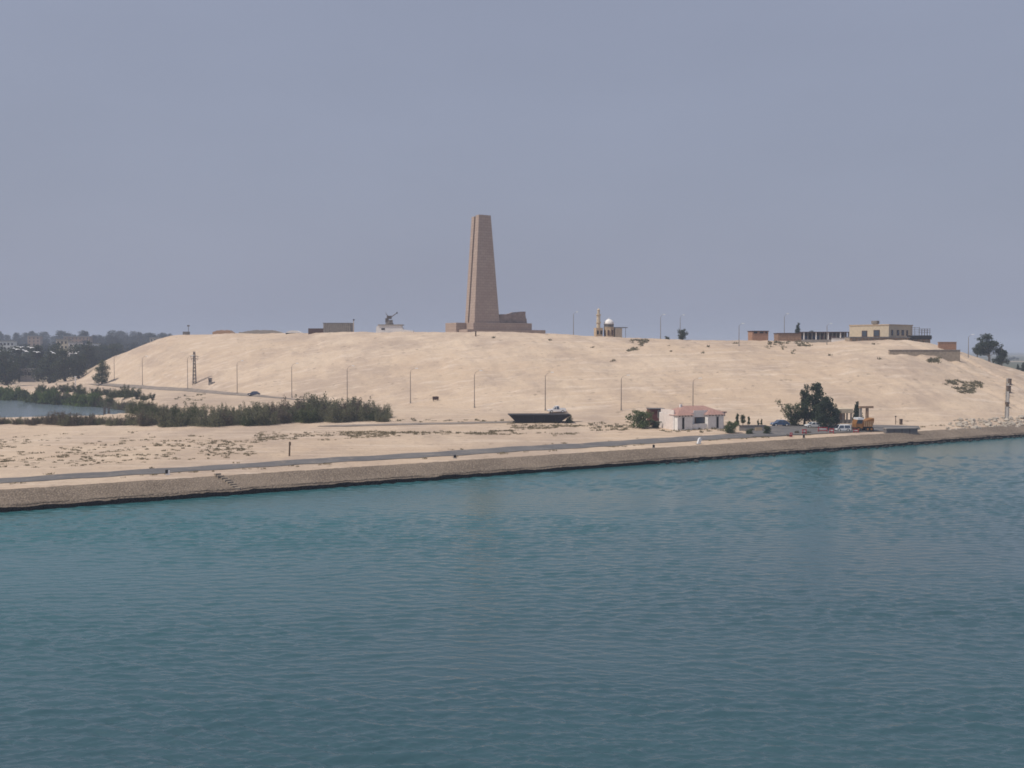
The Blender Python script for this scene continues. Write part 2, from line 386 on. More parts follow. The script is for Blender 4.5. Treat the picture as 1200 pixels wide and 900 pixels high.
# bench cut into the hill below the cream building, and slope lines on the right flank
# the lagoon basin
lag_px = [(-420, 466), (-100, 467), (0, 467.8), (40, 469), (48, 472), (130, 477), (160, 481), (174, 486), (160, 493.5), (100, 496), (0, 496), (-420, 494)]
lag = np.array([at_z(a, b, 1.0)[:2] for a, b in lag_px])
def poly_sd(X, Y, P):
    d = np.full(X.shape, 1e9); ins = np.zeros(X.shape, bool); n = len(P)
    for i in range(n):
        a, b = P[i], P[(i + 1) % n]; e = b - a; wx, wy = X - a[0], Y - a[1]
        t = np.clip((wx * e[0] + wy * e[1]) / (e @ e), 0, 1); d = np.minimum(d, np.hypot(wx - e[0] * t, wy - e[1] * t))
        c = ((a[1] > Y) != (b[1] > Y)); ins ^= c & (X < (b[0] - a[0]) * (Y - a[1]) / (b[1] - a[1] + 1e-12) + a[0])
    return np.where(ins, -d, d)
sdl = poly_sd(X, Y, lag)
Z[:] = Z + (-0.8 - Z) * sm((6 - sdl) / 12)
land, quads = grid_object('ground', T, M['sand'])
tag(land, 'pale sand plain rising to the long bare desert hill', None, None, 'structure')
bvh = BVHTree.FromPolygons([tuple(v) for v in T.reshape(-1, 3).tolist()], quads.tolist())
def drop(x, y):
    h = bvh.ray_cast(Vector((x, y, 300)), Vector((0, 0, -1))); return h[0].z if h[0] else 0.
def G(px_, py_):
    h = bvh.ray_cast(EYE, ray(px_, py_).normalized()); return h[0] if h[0] else at_z(px_, py_, 3)
def GY(px_, Y_): x = (px_ - 600) / F * Y_; return Vector((x, Y_, drop(x, Y_)))
def mpp(p): return p.y / F

# water
srows = np.concatenate([np.geomspace(6, 38, 40)[:-1], 1 / np.linspace(1 / 38, 1 / 330, 1000)]); scol = np.linspace(-.95, 1.25, 1100)
WX = scol[None, :] * srows[:, None]; WY = np.repeat(srows[:, None], len(scol), 1); WZ = np.zeros_like(WX)
dy = np.abs(np.gradient(srows))[:, None] * np.ones_like(WX); dx = srows[:, None] * (scol[1] - scol[0]) * np.ones_like(WX); cell = np.maximum(dy * .8, dx)
g = np.random.default_rng(5)
gust = .85 + 1.5 * fbm(WX / 60, WY / 22, 5, 40)
wu, wv = fbm(WX / 14, WY / 9, 3, 91), fbm(WX / 11, WY / 13, 3, 92)
for i in range(90):
    lam = .24 * (2.1 / .24) ** g.random(); th = math.radians(264 + g.normal() * 20); kx, ky = math.cos(th) * 2 * math.pi / lam, math.sin(th) * 2 * math.pi / lam
    a = .0052 * lam ** .85; ph = g.random() * 6.28
    WZ += np.where(cell < lam / 2.2, a, 0) * np.clip(gust, .4, 1.45) * np.sin(kx * WX + ky * WY + ph + 5 * (wu if i % 2 else wv) + 3 * (wv if i % 3 else wu))
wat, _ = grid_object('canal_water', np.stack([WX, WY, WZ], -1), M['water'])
tag(wat, 'wide teal canal water ruffled by wind', None, None, 'structure')
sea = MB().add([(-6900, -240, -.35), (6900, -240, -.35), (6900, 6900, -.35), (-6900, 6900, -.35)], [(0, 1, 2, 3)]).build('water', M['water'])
tag(sea, 'open canal water reaching beyond the view', None, None, 'structure')
lw = MB().add([(p[0], p[1], 1.0) for p in lag], [tuple(range(len(lag)))[::-1]]).build('lagoon_water', M['lagoon'])
tag(lw, 'still grey-blue lagoon behind the low bushes', None, None, 'structure')

def ribbon(name, mat, pts_l, pts_r, lift, label, kind='structure', nx=4):
    L_, R_ = np.array(pts_l), np.array(pts_r); P = np.zeros((len(L_), nx + 1, 3))
    for j in range(nx + 1):
        P[:, j, :2] = L_[:, :2] + (R_ - L_)[:, :2] * j / nx
        P[:, j, 2] = [max(drop(x + a, y + b) for a, b in ((0, 0), (.7, 0), (-.7, 0), (0, .9), (0, -.9))) + lift for x, y in P[:, j, :2]]
    o, _ = grid_object(name, P, mat); return tag(o, label, None, None, kind)
def along(n, xs): return [(x, SA + SB * x + n / SC) for x in xs]
# stone bank: pitched slope with a stepped black toe
xs = np.linspace(-150, 420, 1500); prof = [(-2.2, -.9), (-.75, -.25), (-.55, .10), (-.42, .55), (.05, .62), (.18, .86), (.5, .93), (1.2, 1.12), (2.0, 1.38), (2.8, 1.66), (3.6, 1.93), (4.3, 2.10), (5.0, 2.14), (5.6, 2.02)]
B = np.zeros((len(prof), len(xs), 3))
for i, (n_, z_) in enumerate(prof):
    wob = .30 * fbm(xs / 9, xs * 0 + i * .15, 4, 60) + .16 * fbm(xs / 1.3, xs * 0 + i * 3.1, 2, 70) * (1 if i < 6 else .3)
    fade = sm((xs - 55) / 30)           # towards the far end the stones are slumped and loose
    B[i, :, 0] = xs - (n_ + wob * (.35 + .8 * fade)) * math.sin(math.atan(SB)); B[i, :, 1] = SA + SB * xs + (n_ + wob * (.35 + .8 * fade)) * SC
    B[i, :, 2] = z_ + .10 * fbm(xs / .8, xs * 0 + i * 2.3, 2, 80) * (1 if 0 < i < 13 else 0)
bank, _ = grid_object('embankment', B, M['bank'], smooth=False); tag(bank, 'pitched stone canal bank with black tidal foot', None, None, 'structure')
# roads
xr = np.linspace(-150, 78, 240); bend = lambda x: -1.6 * sm((x - 20) / 60)
ribbon('coast_road', M['asphalt'], [(x, SA + SB * x + (11.3 + bend(x) + .25 * math.sin(x * .9)) / SC) for x in xr], [(x, SA + SB * x + (17.4 + bend(x) + .3 * math.sin(x * .7 + 2)) / SC) for x in xr], .05, 'grey asphalt canal road', nx=10)
def pixroad(name, pts, width, label):
    P = [G(a, b) for a, b in pts]; Q = []
    for i in range(len(P) - 1):
        for t in np.linspace(0, 1, 14, endpoint=False): Q.append(P[i].lerp(P[i + 1], t))
    ln = []; rn = []
    for i, p in enumerate(Q):
        d = (Q[min(i + 1, len(Q) - 1)] - Q[max(i - 1, 0)]); d.z = 0; d.normalize(); nrm = Vector((-d.y, d.x, 0)) * width / 2 * min(1, .12 + min(i, len(Q) - 1 - i) / 9)
        ln.append((p - nrm)[:2]); rn.append((p + nrm)[:2])
    ribbon(name, M['dustroad'], ln, rn, .06, label)
pixroad('side_road', [(372, 499.8), (410, 499), (460, 497.6), (520, 496.3), (590, 494.8), (690, 494)], 4.0, 'narrow side road before the hill')
pixroad('hill_road', [(95, 451), (150, 453.5), (200, 457), (250, 460.5), (300, 464.5), (345, 468), (400, 472)], 2.2, 'road along the hill foot behind the thicket')
fc = [(882, 513), (872, 503), (900, 498.5), (960, 497), (1010, 498), (1075, 499), (1085, 503), (1010, 507), (960, 510)]
fl = [G(a, b) for a, b in [(872, 504), (890, 500), (920, 499), (960, 498), (1000, 498), (1040, 499), (1080, 500)]]
fr = [G(a, b) for a, b in [(880, 512), (900, 511.5), (930, 510), (965, 508.5), (1000, 507), (1040, 505.5), (1082, 503)]]
def dens(P): 
    o = []
    for i in range(len(P) - 1):
        for t in np.linspace(0, 1, 12, endpoint=False): o.append(P[i].lerp(P[i + 1], t)[:2])
    return o
ribbon('forecourt_pavement', M['asphalt'], dens(fl), dens(fr), .10, 'asphalt forecourt by the tall trees', nx=14)

# ------------------------------------------------------------------ memorial on the hill
mz = 400.0; mp = mz / F; al = math.atan(SB) * .98; e1 = Vector((math.cos(al), math.sin(al), 0)); e2 = Vector((-math.sin(al), math.cos(al), 0))
O0 = at_y(556, 378, mz); base_z = O0.z
mem = thing('war_memorial', 'tall twin-pylon stone memorial tapering upward on the hill crest', 'monument', (O0.x, O0.y, drop(O0.x, O0.y)), al)
zl = base_z - mem.location.z; ca, sa_ = math.cos(al), math.sin(al)
wb, wt = 29.3 * mp / ca, 13.7 * mp / ca; db, dt = 6.7 * mp / sa_, 4.0 * mp / sa_; Hh = 127 * mp
ix = (wb - wt) / 2
py1 = MB().hexa([(0, 0, zl), (wb, 0, zl), (wb, db, zl), (0, db, zl)], [(ix, db - dt, zl + Hh), (wb - ix, db - dt, zl + Hh), (wb - ix, db, zl + Hh), (ix, db, zl + Hh)])
py1.build('pylon', M['monument'], mem)
gap = 1.15; d2b, d2t = 3.6 * mp / sa_, 3.4 * mp / sa_; y0 = db + gap
MB().hexa([(0, y0, zl), (wb, y0, zl), (wb, y0 + d2b, zl), (0, y0 + d2b, zl)], [(ix, y0, zl + Hh - .3), (wb - ix, y0, zl + Hh - .3), (wb - ix, y0 + d2t, zl + Hh - .3), (ix, y0 + d2t, zl + Hh - .3)]).build('pylon', M['monument'], mem)
MB().bz(ix + 1.2, wb - ix - 1.2, db + .01, y0 - .01, zl, zl + Hh - 2).build('web_wall', M['monument'], mem)
pw = 66 * mp / ca
MB().bz(-1.1, pw, -1.2, y0 + d2b + 1.5, -2, zl - .004).build('plinth', M['monument'], mem)
MB().bz(-4.5, pw + 5.6, -2.6, y0 + d2b + 4.5, -2.4, zl - 2.7).build('terrace', M['monument'], mem)
st = MB().bz(-5.6, -1.15, 4.6, y0 + d2b + 6, -2.2, zl); st.build('side_block', M['monument'], mem)
bx0, bx1 = wb + .3, pw - 1.2; bl = bx1 - bx0
pf = [(bx0, zl), (bx1, zl), (bx1 - .15, zl + 1.9), (bx1 - .5, zl + 2.0), (bx1 - .7, zl + 3.9), (bx1 - .6, zl + 4.7), (bx1 - 1.6, zl + 4.75), (bx1 - 1.9, zl + 4.45), (bx1 - 3.4, zl + 4.6), (bx1 - 4.4, zl + 4.15), (bx1 - 5.6, zl + 3.9), (bx1 - 5.9, zl + 3.55), (bx0 + .9, zl + 3.5), (bx0 + .7, zl + 3.3), (bx0, zl + 3.3)]
MB().prism_y(pf, .6, y0 + d2b - .4).build('carved_block', M['carved'], mem)

# ------------------------------------------------------------------ mosque
Ym = 366.0; q = Ym / F
def place(px0, Yd, name, label, cat, rz=0, group=None):
    x = at_y(px0, 400, Yd).x; return thing(name, label, cat, (x, Yd, drop(x, Yd)), rz, group)
mo = place(713.5, Ym, 'mosque', 'small white-domed mosque with slim minaret on the hill crest', 'mosque', .25)
zb = zof(395, Ym) - mo.location.z; fx = lambda p: (p - 713.5) * q
zt = lambda p: zof(p, Ym) - mo.location.z
hall = MB().lathe([(6.2 * q, zb - 2), (6.2 * q, zt(384)), (6.5 * q, zt(383.8)), (6.5 * q, zt(383.2)), (5.9 * q, zt(383.2))], 8)
hall.build('prayer_hall', M['ochre'], mo)
MB().lathe([(5.6 * q, zt(383.2)), (5.6 * q, zt(380.6)), (6.1 * q, zt(380.5)), (6.1 * q, zt(380))], 16).build('drum', M['greyconc'], mo)
R0 = 5.9 * q; MB().lathe([(R0 * math.cos(t), zt(380) + .004 + R0 * 1.02 * math.sin(t)) for t in np.linspace(0, 1.5, 9)], 20).build('dome', M['whitewash'], mo, True)
MB().lathe([(.12, zt(374.3)), (.2, zt(373.6)), (.05, zt(372.4))], 6).build('finial', M['whitewash'], mo)
for sx_ in (-1, 1):
    for a in range(4):
        t = math.radians(-160 + a * 45); 
        if sx_ > 0: MB().box((5.9 * q * math.cos(t), 5.9 * q * math.sin(t), zt(390)), (.5, .55, 1.9), t).build('window', M['brown'], mo)
mi = MB().bz(fx(696.5), fx(704.5), -1.3, 1.3, zb - 2, zt(384.3)).build('minaret_base', M['ochre'], mo)
mn = MB().lathe([(.72, zt(384.3)), (.68, zt(369.4)), (.5, zt(369.3)), (.48, zt(364)), (.58, zt(363.8)), (.58, zt(363.2)), (.05, zt(361.4))], 8, (fx(700.6), 0, 0)).build('minaret', M['cream'], mo)
for yy in (378.5, 369.4): MB().lathe([(.66, zt(yy + .9)), (.95, zt(yy)), (.95, zt(yy - 1)), (.66, zt(yy - 1.02))], 8, (fx(700.6), 0, 0)).build('balcony', M['cream'], mn)
for p_ in (698.3, 702.6): MB().bz(fx(p_) - .35, fx(p_) + .35, -1.34, -1.2, zt(392), zt(387.5)).build('window', M['dark'], mo)
MB().bz(fx(719.8), fx(728.5), -1.2, 2.2, zb - 2, zt(384.6)).build('side_wing', M['cream'], mo)
MB().bz(fx(719.6), fx(735), -1.5, 2.5, zt(384.2), zt(383.4)).build('roof_canopy', M['greyconc'], mo)
MB().tube((fx(733), -1, zb - 1.5), (fx(733), -1, zt(384.2)), .08).build('post', M['pole'], mo)

# ------------------------------------------------------------------ crest, right-hand end: huts, colonnade, cream house
def local(px0, Yd, t): 
    qq = Yd / F; return (lambda p: (p - px0) * qq), (lambda p: zof(p, Yd) - t.location.z)
hu = place(891, 352, 'brick_hut', 'small square brown brick hut alone on the crest', 'hut', .1); fx, zt = local(891, 352, hu)
MB().bz(fx(881.3), fx(900.6), 0, 4.5, -2.5, zt(388.6)).build('wall', M['orangebrick'], hu)
MB().bz(fx(880.8), fx(901.1), -.25, 4.8, zt(388.59), zt(387.6)).build('roof', M['brown'], hu)
for a, b in ((883.2, 887.2), (890.2, 894.6), (897, 899)): MB().bz(fx(a), fx(b), -.06, .05, zt(390.8), zt(388.7)).build('window', M['dark'], hu)

co = place(953, 352, 'colonnade_building', 'long low unfinished building with a row of posts on the crest', 'building', -.02); fx, zt = local(953, 352, co)
MB().bz(fx(912), fx(939), 0, 6, -3, zt(391)).build('brick_wing', M['brick'], co)
for k_ in range(3): MB().bz(fx(912) - .03, fx(939) + .03, -.06, -.001, zt(393.0 + 2.2 * k_), zt(392.4 + 2.2 * k_)).build('band', M['tan'], co)
MB().bz(fx(911.5), fx(939.5), -.3, 6.3, zt(390.996), zt(390.1)).build('roof', M['brown'], co)
MB().bz(fx(939.01), fx(995), 3.0, 3.3, -3, zt(389.6)).build('back_wall', M['brown'], co)
MB().bz(fx(939.01), fx(995.5), -.4, 3.6, zt(389.59), zt(388.8)).build('roof', M['brown'], co)
for i, p_ in enumerate(np.linspace(942, 994, 12)): MB().bz(fx(p_) - .17, fx(p_) + .17, -.2, .15, -3.2, zt(389.6)).build('post', M['lattice'] if i % 3 else M['whitewash'], co)
for a, b in ((940, 948), (953, 961), (964, 967), (972, 980), (984, 990)): MB().bz(fx(a), fx(b), 1.0, 1.4, -3, zt(393.5)).build('screen_panel', (M['maroon'] if a in (964, 972) else M['steelblue']), co)
MB().bz(fx(939.2), fx(996), -.35, 0.9, -3.4, zt(398)).build('floor_slab', M['concrete'], co)
lw_ = place(983, 342, 'terrace_wall', 'short pale plaster wall below the post row', 'wall'); fx, zt = local(983, 342, lw_)
MB().bz(fx(975), fx(994), 0, .5, -2, zt(396.5)).build('wall_face', M['whitewash'], lw_)
MB().bz(fx(974.6), fx(994.4), -.1, .6, zt(396.496), zt(395.8)).build('coping', M['concrete'], lw_)

Cn = at_y(1041.5, 395, 334); ch = thing('flat_roofed_house', 'cream flat-roofed house on terrace at the right hilltop', 'house', (Cn.x, Cn.y, drop(Cn.x, Cn.y)), -.87)
zc0 = Cn.z - ch.location.z; qq = 334 / F; zt = lambda p: zof(p, 334) - ch.location.z
Lf = 14.3; Rt = 15.0
MB().bz(-Lf, 0, 0, Rt, zc0 - 2.5, zt(381.2)).build('wall', M['cream'], ch)
MB().bz(-Lf - .15, .15, -.15, Rt + .15, zt(381.19), zt(379.9)).build('parapet', M['ochre'], ch)
for a, b, t0, t1 in ((-9.7, -7.7, 394.3, 387), (-5.4, -3.2, 394.3, 386.4)):
    f_ = MB().bz(a, b, -.12, .05, zt(t0), zt(t1)).build('window', M['brown'], ch); MB().bz(a + .22, b - .22, -.16, -.124, zt(t0) + .22, zt(t1) - .2).build('pane', M['glass'], f_)
for a, b in ((1.5, 2.6), (5.0, 6.4), (8, 9.4), (11, 12)):
    f_ = MB().bz(-.05, .12, a, b, zt(393), zt(386.5)).build('window', M['brown'], ch); MB().bz(.124, .16, a + .2, b - .2, zt(393) + .2, zt(386.5) - .2).build('pane', M['glass'], f_)
tk = MB().bz(-7.6, -5.6, 2.2, 3.8, zt(379), zt(375.2)).build('water_tank', M['greyrib'], ch); MB().bz(-7.3, -5.9, 2.5, 3.5, zt(379.9), zt(379)).build('tank_stand', M['lattice'], tk)
sc_ = MB()
for yy in (383.5, 386, 388.5, 391): sc_.tube((.3, Rt - 1.5, zt(yy)), (2.4, Rt + .4, zt(yy)), .07)
for xx in (1.2, 2.3): sc_.tube((xx, Rt - 1.5 + (xx - .3) * .9, zt(394)), (xx, Rt - 1.5 + (xx - .3) * .9, zt(382.6)), .07)
sc_.build('bracket_rails', M['lattice'], ch)
# terrace under the house
te = place(1041, 330, 'house_terrace', 'dark-edged terrace platform on short posts under the cream house', 'terrace'); fx, zt = local(1041, 330, te)
MB().bz(fx(996), fx(1092), 0, 5, zt(396.0), zt(394.6)).build('deck', M['greyconc'], te)
for p_ in np.linspace(998, 1090, 15): MB().bz(fx(p_) - .14, fx(p_) + .14, .2, .5, -4, zt(396.001)).build('post', M['tan'], te)
MB().bz(fx(996), fx(1091), .52, 5, -4, zt(396.002)).build('retaining_face', M['tanwall'], te)
MB().bz(fx(1067), fx(1091.4), -.2, 3, zt(397.8), zt(393.0)).build('dark_parapet', M['dark'], te)
pg = place(1085, 331, 'roof_frame', 'small open lattice frame standing on the dark parapet end', 'frame'); fx, zt = local(1085, 331, pg); pm = MB()
for p_ in (1080.5, 1083.6, 1086.8, 1090): pm.tube((fx(p_), 0.4, zt(393)), (fx(p_), 0.4, zt(385.2)), .07); pm.tube((fx(p_), 2.2, zt(393)), (fx(p_), 2.2, zt(385.2)), .06)
for yy in (385.4, 387.6, 389.8): pm.tube((fx(1079), .4, zt(yy)), (fx(1091), .4, zt(yy)), .06); pm.tube((fx(1079), 2.2, zt(yy)), (fx(1091), 2.2, zt(yy)), .05)
pm.build('lattice', M['lattice'], pg); MB().bz(fx(1080), fx(1090.5), .3, 2.3, zt(393.3), zt(393)).build('sill', M['greyconc'], pg)
# low walls on the slope below
wl = place(1080, 303, 'retaining_wall', 'long grey retaining wall across the slope below the terrace', 'wall', .03); fx, zt = local(1080, 303, wl)
MB().bz(fx(1042), fx(1126), 0, .8, -6, zt(410.4)).build('wall_face', M['tanwall'], wl); MB().bz(fx(1041.6), fx(1126.4), -.12, .92, zt(410.39), zt(409.8)).build('coping', M['concrete'], wl)
bw = place(1110, 322, 'brick_wall', 'orange brick wall piece at the top of the right slope', 'wall', .02); fx, zt = local(1110, 322, bw)
MB().bz(fx(1100), fx(1121), 0, .6, -4, zt(401.2)).build('wall_face', M['orangebrick'], bw); MB().bz(fx(1099.6), fx(1121.4), -.1, .7, zt(401.19), zt(400.6)).build('coping', M['tan'], bw)
# drain chute at the right
cp0 = G(1179, 491); cp1 = G(1181, 444)
dr = thing('drain_chute', 'pale concrete drain running straight down the right slope', 'drain', cp0)
for k_, (off, wd, mt, nm) in enumerate(((0, .5, M['concrete'], 'channel'), (-.38, .22, M['tanwall'], 'side_wall'), (.38, .22, M['concrete'], 'side_wall'))):
    mb = MB(); n_ = 14
    for i in range(n_):
        a, b = cp0.lerp(cp1, i / n_), cp0.lerp(cp1, (i + 1) / n_); za, zb_ = drop(a.x + off, a.y) - cp0.z, drop(b.x + off, b.y) - cp0.z; hgt = .15 if not off else .35
        f4 = lambda p, z: [(p.x - cp0.x + off - wd / 2, p.y - cp0.y, z), (p.x - cp0.x + off + wd / 2, p.y - cp0.y, z)]
        A, Bq = f4(a, za), f4(b, zb_); lo = [A[0], A[1], Bq[1], Bq[0]]
        mb.hexa([(x, y, z - .6) for x, y, z in lo], [(x, y, z + hgt) for x, y, z in lo])
    mb.build(nm, mt, dr)
for i, (a, b, wq, hq) in enumerate(((1180.5, 446, 2, 4), (1179, 455, 3.2, 5), (1177, 473, 2, 3))):
    p = G(a, b + hq / 2); u_ = mpp(p)
    o = thing('chute_box', ['dark box at the head of the concrete drain', 'largest dark box beside the upper drain', 'dark box halfway down beside the drain'][i], 'box', (p.x, p.y - 1.4, p.z), 0, 'boxes beside the drain')
    MB().box((0, 0, hq * u_ / 2 - .3), (wq * u_, 1.2, hq * u_ + .6)).build('case', M['wood'], o); MB().box((0, -.02, hq * u_ + .06), (wq * u_ * 1.1, 1.3, .12)).build('lid', M['brown'], o)

# ------------------------------------------------------------------ crest, left-hand part
sh = place(395, 402, 'ribbed_shed', 'low grey ribbed shed half buried on the crest', 'shed'); fx, zt = local(395, 402, sh)
MB().bz(fx(379), fx(411), 0, 6, -2.5, zt(379)).build('wall', M['greyrib'], sh)
for p_ in np.linspace(380, 410, 14): MB().bz(fx(p_) - .16, fx(p_) + .16, -.16, -.001, -2.4, zt(378.4)).build('rib', M['concrete'], sh)
MB().bz(fx(378.4), fx(411.6), -.2, 6.2, zt(378.996), zt(378.3)).build('roof', M['greyconc'], sh)
MB().bz(fx(361), fx(378.9), .5, 3, -2.5, zt(384.8)).build('low_wing', M['brown'], sh)
for nm, p_, top, lb in (('signal_post', 414.4, 374.8, 'thin yellowish post with small box beside the ribbed shed'),):
    o = place(p_, 401, nm, lb, 'post'); fx, zt = local(p_, 401, o); MB().tube((0, 0, -1), (0, 0, zt(top)), .17, .12).build('pole', M['ochre'], o); MB().box((.1, 0, zt(top)), (.6, .4, .5)).build('signal_head', M['dark'], o)
wc = place(344, 408, 'covered_mound', 'long white rounded cover lying on the crest', 'cover'); fx, zt = local(344, 408, wc)
pf = [(fx(334.5 + 18 * i / 12), zt(390.6) + (zt(387.2) - zt(390.6)) * math.sin(math.pi * (i + .2) / 12.4) ** .6) for i in range(13)]
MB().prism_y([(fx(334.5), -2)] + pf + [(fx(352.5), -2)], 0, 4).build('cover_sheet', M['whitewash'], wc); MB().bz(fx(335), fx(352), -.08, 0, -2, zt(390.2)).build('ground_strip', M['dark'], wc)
wb_ = place(460, 392, 'white_bunker', 'low white bunker with dark slit on the crest', 'bunker'); fx, zt = local(460, 392, wb_)
MB().prism_y([(fx(440), -2), (fx(484), -2), (fx(484), zt(387.5)), (fx(472), zt(386)), (fx(470), zt(381.2)), (fx(444), zt(380.6)), (fx(441), zt(383))], 0, 5).build('wall', M['whitewash'], wb_)
MB().bz(fx(447), fx(451), -.08, .1, zt(386.5), zt(384.6)).build('window', M['dark'], wb_)
MB().bz(fx(448), fx(459), -.5, -.01, zt(391), zt(389.6)).build('slit', M['dark'], wb_)
MB().bz(fx(443), fx(472), -.3, 5.2, zt(381.19), zt(380.2)).build('roof', M['concrete'], wb_)
gn = place(456.5, 394, 'field_gun', 'dark gun on mount pointing skyward from the white bunker', 'gun'); fx, zt = local(456.5, 394, gn)
gz = zt(380.15)
MB().lathe([(1.6, gz), (1.5, gz + .5), (.8, gz + .7), (.5, gz + 1.7)], 10).build('mount', M['lattice'], gn)
MB().box((-.9, -.3, gz + 1.5), (1.3, .25, 1.7), .2).build('shield', M['lattice'], gn); MB().box((.8, -.3, gz + 1.1), (1.0, .25, 1.2), -.3).build('shield', M['lattice'], gn)
MB().box((-.1, 0, gz + 2.7), (1.8, .9, 1.2), .3).build('breech', M['lattice'], gn)
for dy_ in (-.35, .35):
    MB().tube((.3, dy_, gz + 2.6), (2.9, dy_, gz + 4.4), .17, .11).build('barrel', M['lattice'], gn)
MB().box((2.9, 0, gz + 4.4), (.5, .9, .5)).build('muzzle', M['dark'], gn)
MB().path([(-.4, 0, gz + 3), (-1.2, .1, gz + 3.9), (-1.5, .1, gz + 4.6)], [.18, .12, .06]).build('sight_arm', M['lattice'], gn)
# distant low mounds and walls behind the crest
for i, (a, b, t, lb) in enumerate(((249, 272, 386.4, 'low tan mound of sandbags behind the crest'), (280, 330, 386.6, 'longer tan earth wall seen just over the crest'))):
    o = place((a + b) / 2, 440, 'earth_wall', lb, 'wall'); fx, zt = local((a + b) / 2, 440, o); n_ = 14
    pf = [(fx(a + (b - a) * j / n_), zt(t) - .9 * abs(j / n_ * 2 - 1) ** 4 - R.uniform(0, .5)) for j in range(n_ + 1)]
    MB().prism_y([(fx(a), -3)] + pf + [(fx(b), -3)], 0, 5).build('wall_face', M['concrete'] if i else M['tan'], o)

# ------------------------------------------------------------------ lamp posts
def lamp(h, arm=1.4, right=1):
    o = thing('street_lamp', 'x', 'street lamp')
    MB().path([(0, 0, -.6), (0, 0, h)], [.13, .08], 8).build('pole', M['pole'], o)
    MB().tube((0, 0, -.3), (0, 0, .5), .24, .2, 8).build('foot', M['concrete'], o)
    MB().path([(0, 0, h), (.25 * right, 0, h + .55), (.8 * right, 0, h + .95), (arm * right, 0, h + 1.1)], [.06, .04, .03, .03], 6).build('arm', M['pole'], o)
    MB().box(((arm + .35) * right, 0, h + 1.1), (.85, .36, .2), 0, .8).build('lamp_head', M['lampwhite'], o)
    return o
LP = lamp(9.0); first = True
for a, b, t, lb in ((134, 446, 420, 'street lamp at the low end of the hill, by the small grey tree'), (167, 452, 421, 'street lamp on the bare left slope, nearest the lattice mast side of the village'),
                    (220, 456.5, 421, 'street lamp just beside the lattice mast'), (278, 462, 427, 'street lamp above the gap in the thicket, near the small parked vehicle'),
                    (342, 466, 430, 'street lamp rising behind the middle of the thicket'), (407, 470, 433, 'street lamp rising behind the tallest end of the thicket'),
                    (481, 472.5, 436, 'street lamp just past the end of the thicket'), (556, 478, 439, 'street lamp directly below the memorial'),
                    (639, 481, 441, 'street lamp behind the black barge and white pickup'), (728, 481, 444, 'street lamp behind the round green bush'), (812, 484, 447.5, 'street lamp rising behind the red roofed house')):
    p = G(a, b); hh = (b - t) * mpp(p); s_ = hh / 9.0
    if first: LP.location = p; LP.scale = (1, 1, s_); LP['label'] = lb; LP['group'] = 'street lamps along the hill foot'; first = False
    else: dup(LP, p, 0, lb, 'street lamps along the hill foot', (1, 1, s_))
L2 = lamp(8.0, .9); first = True
for a, b, t, Yd, lb in ((672, 394, 365.5, 362, 'tall lamp post on the crest between memorial and mosque'), (774, 396.5, 368.5, 358, 'lamp post on the crest right of the mosque'), (797, 396, 369, 366, 'lamp post behind the crest shrub'),
                        (866, 411, 379, 330, 'lamp post on the upper slope before the brick hut'), (919, 400, 367.5, 356, 'lamp post behind the long brick wing'), (969, 410, 379, 330, 'lamp post on the slope below the post row'),
                        (1135, 427, 392, 318, 'lamp post on the right slope beside the big tree')):
    x = at_y(a, 400, Yd).x; z = drop(x, Yd); s_ = (zof(t, Yd) - z) / 9.1; p = (x, Yd, z)
    if first: L2.location = p; L2.scale = (1, 1, s_); L2['label'] = lb; L2['group'] = 'lamp posts on the crest'; first = False
    else: dup(L2, p, R.uniform(-.4, .4), lb, 'lamp posts on the crest', (1, 1, s_))
# lattice mast
p = G(228, 450); hm = 38 * mpp(p); lm = thing('lattice_mast', 'dark lattice power mast with cross arms on the left slope', 'power mast', p)
mb = MB(); ww = .55
for sx_ in (-1, 1):
    for sy_ in (-1, 1): mb.tube((sx_ * ww, sy_ * ww, -.5), (sx_ * ww * .45, sy_ * ww * .45, hm), .10, .07, 5)
nseg = 9
for i in range(nseg):
    for (ax, ay), (bx_, by_) in (((-1, -1), (1, -1)), ((1, -1), (1, 1)), ((1, 1), (-1, 1)), ((-1, 1), (-1, -1))):
        wa = ww * (1 - .55 * i / nseg); wb2 = ww * (1 - .55 * (i + 1) / nseg); mb.tube((ax * wa, ay * wa, hm * i / nseg), (bx_ * wb2, by_ * wb2, hm * (i + 1) / nseg), .055, .055, 4); mb.tube((bx_ * wa, by_ * wa, hm * i / nseg), (ax * wb2, ay * wb2, hm * (i + 1) / nseg), .055, .055, 4)
mb.build('lattice', M['lattice'], lm)
for z_, L_ in ((hm * .86, 1.4), (hm * .78, 1.1)):
    ar = MB().tube((-L_, 0, z_), (L_, 0, z_), .09).build('cross_arm', M['lattice'], lm)
    for k_ in (-1, 1): MB().lathe([(.08, -.5), (.13, -.4), (.07, -.25), (.13, -.1), (.05, 0)], 6, (k_ * L_ * .95, 0, z_)).build('insulator', M['concrete'], ar)
for a, Yd, t, lb in ((221, 442, 381, 'short pole with dark box standing on the left crest'),):
    o = place(a, Yd, 'service_pole', lb, 'pole'); fx, zt = local(a, Yd, o); MB().tube((0, 0, -.5), (0, 0, zt(t)), .14, .1).build('pole', M['lattice'], o); MB().box((0, 0, zt(t) - .3), (1.0, .5, .6)).build('cabinet', M['lattice'], o); MB().bz(-2.6, .4, .3, .7, -1, zt(388.6)).build('foot_wall', M['greyconc'], o)

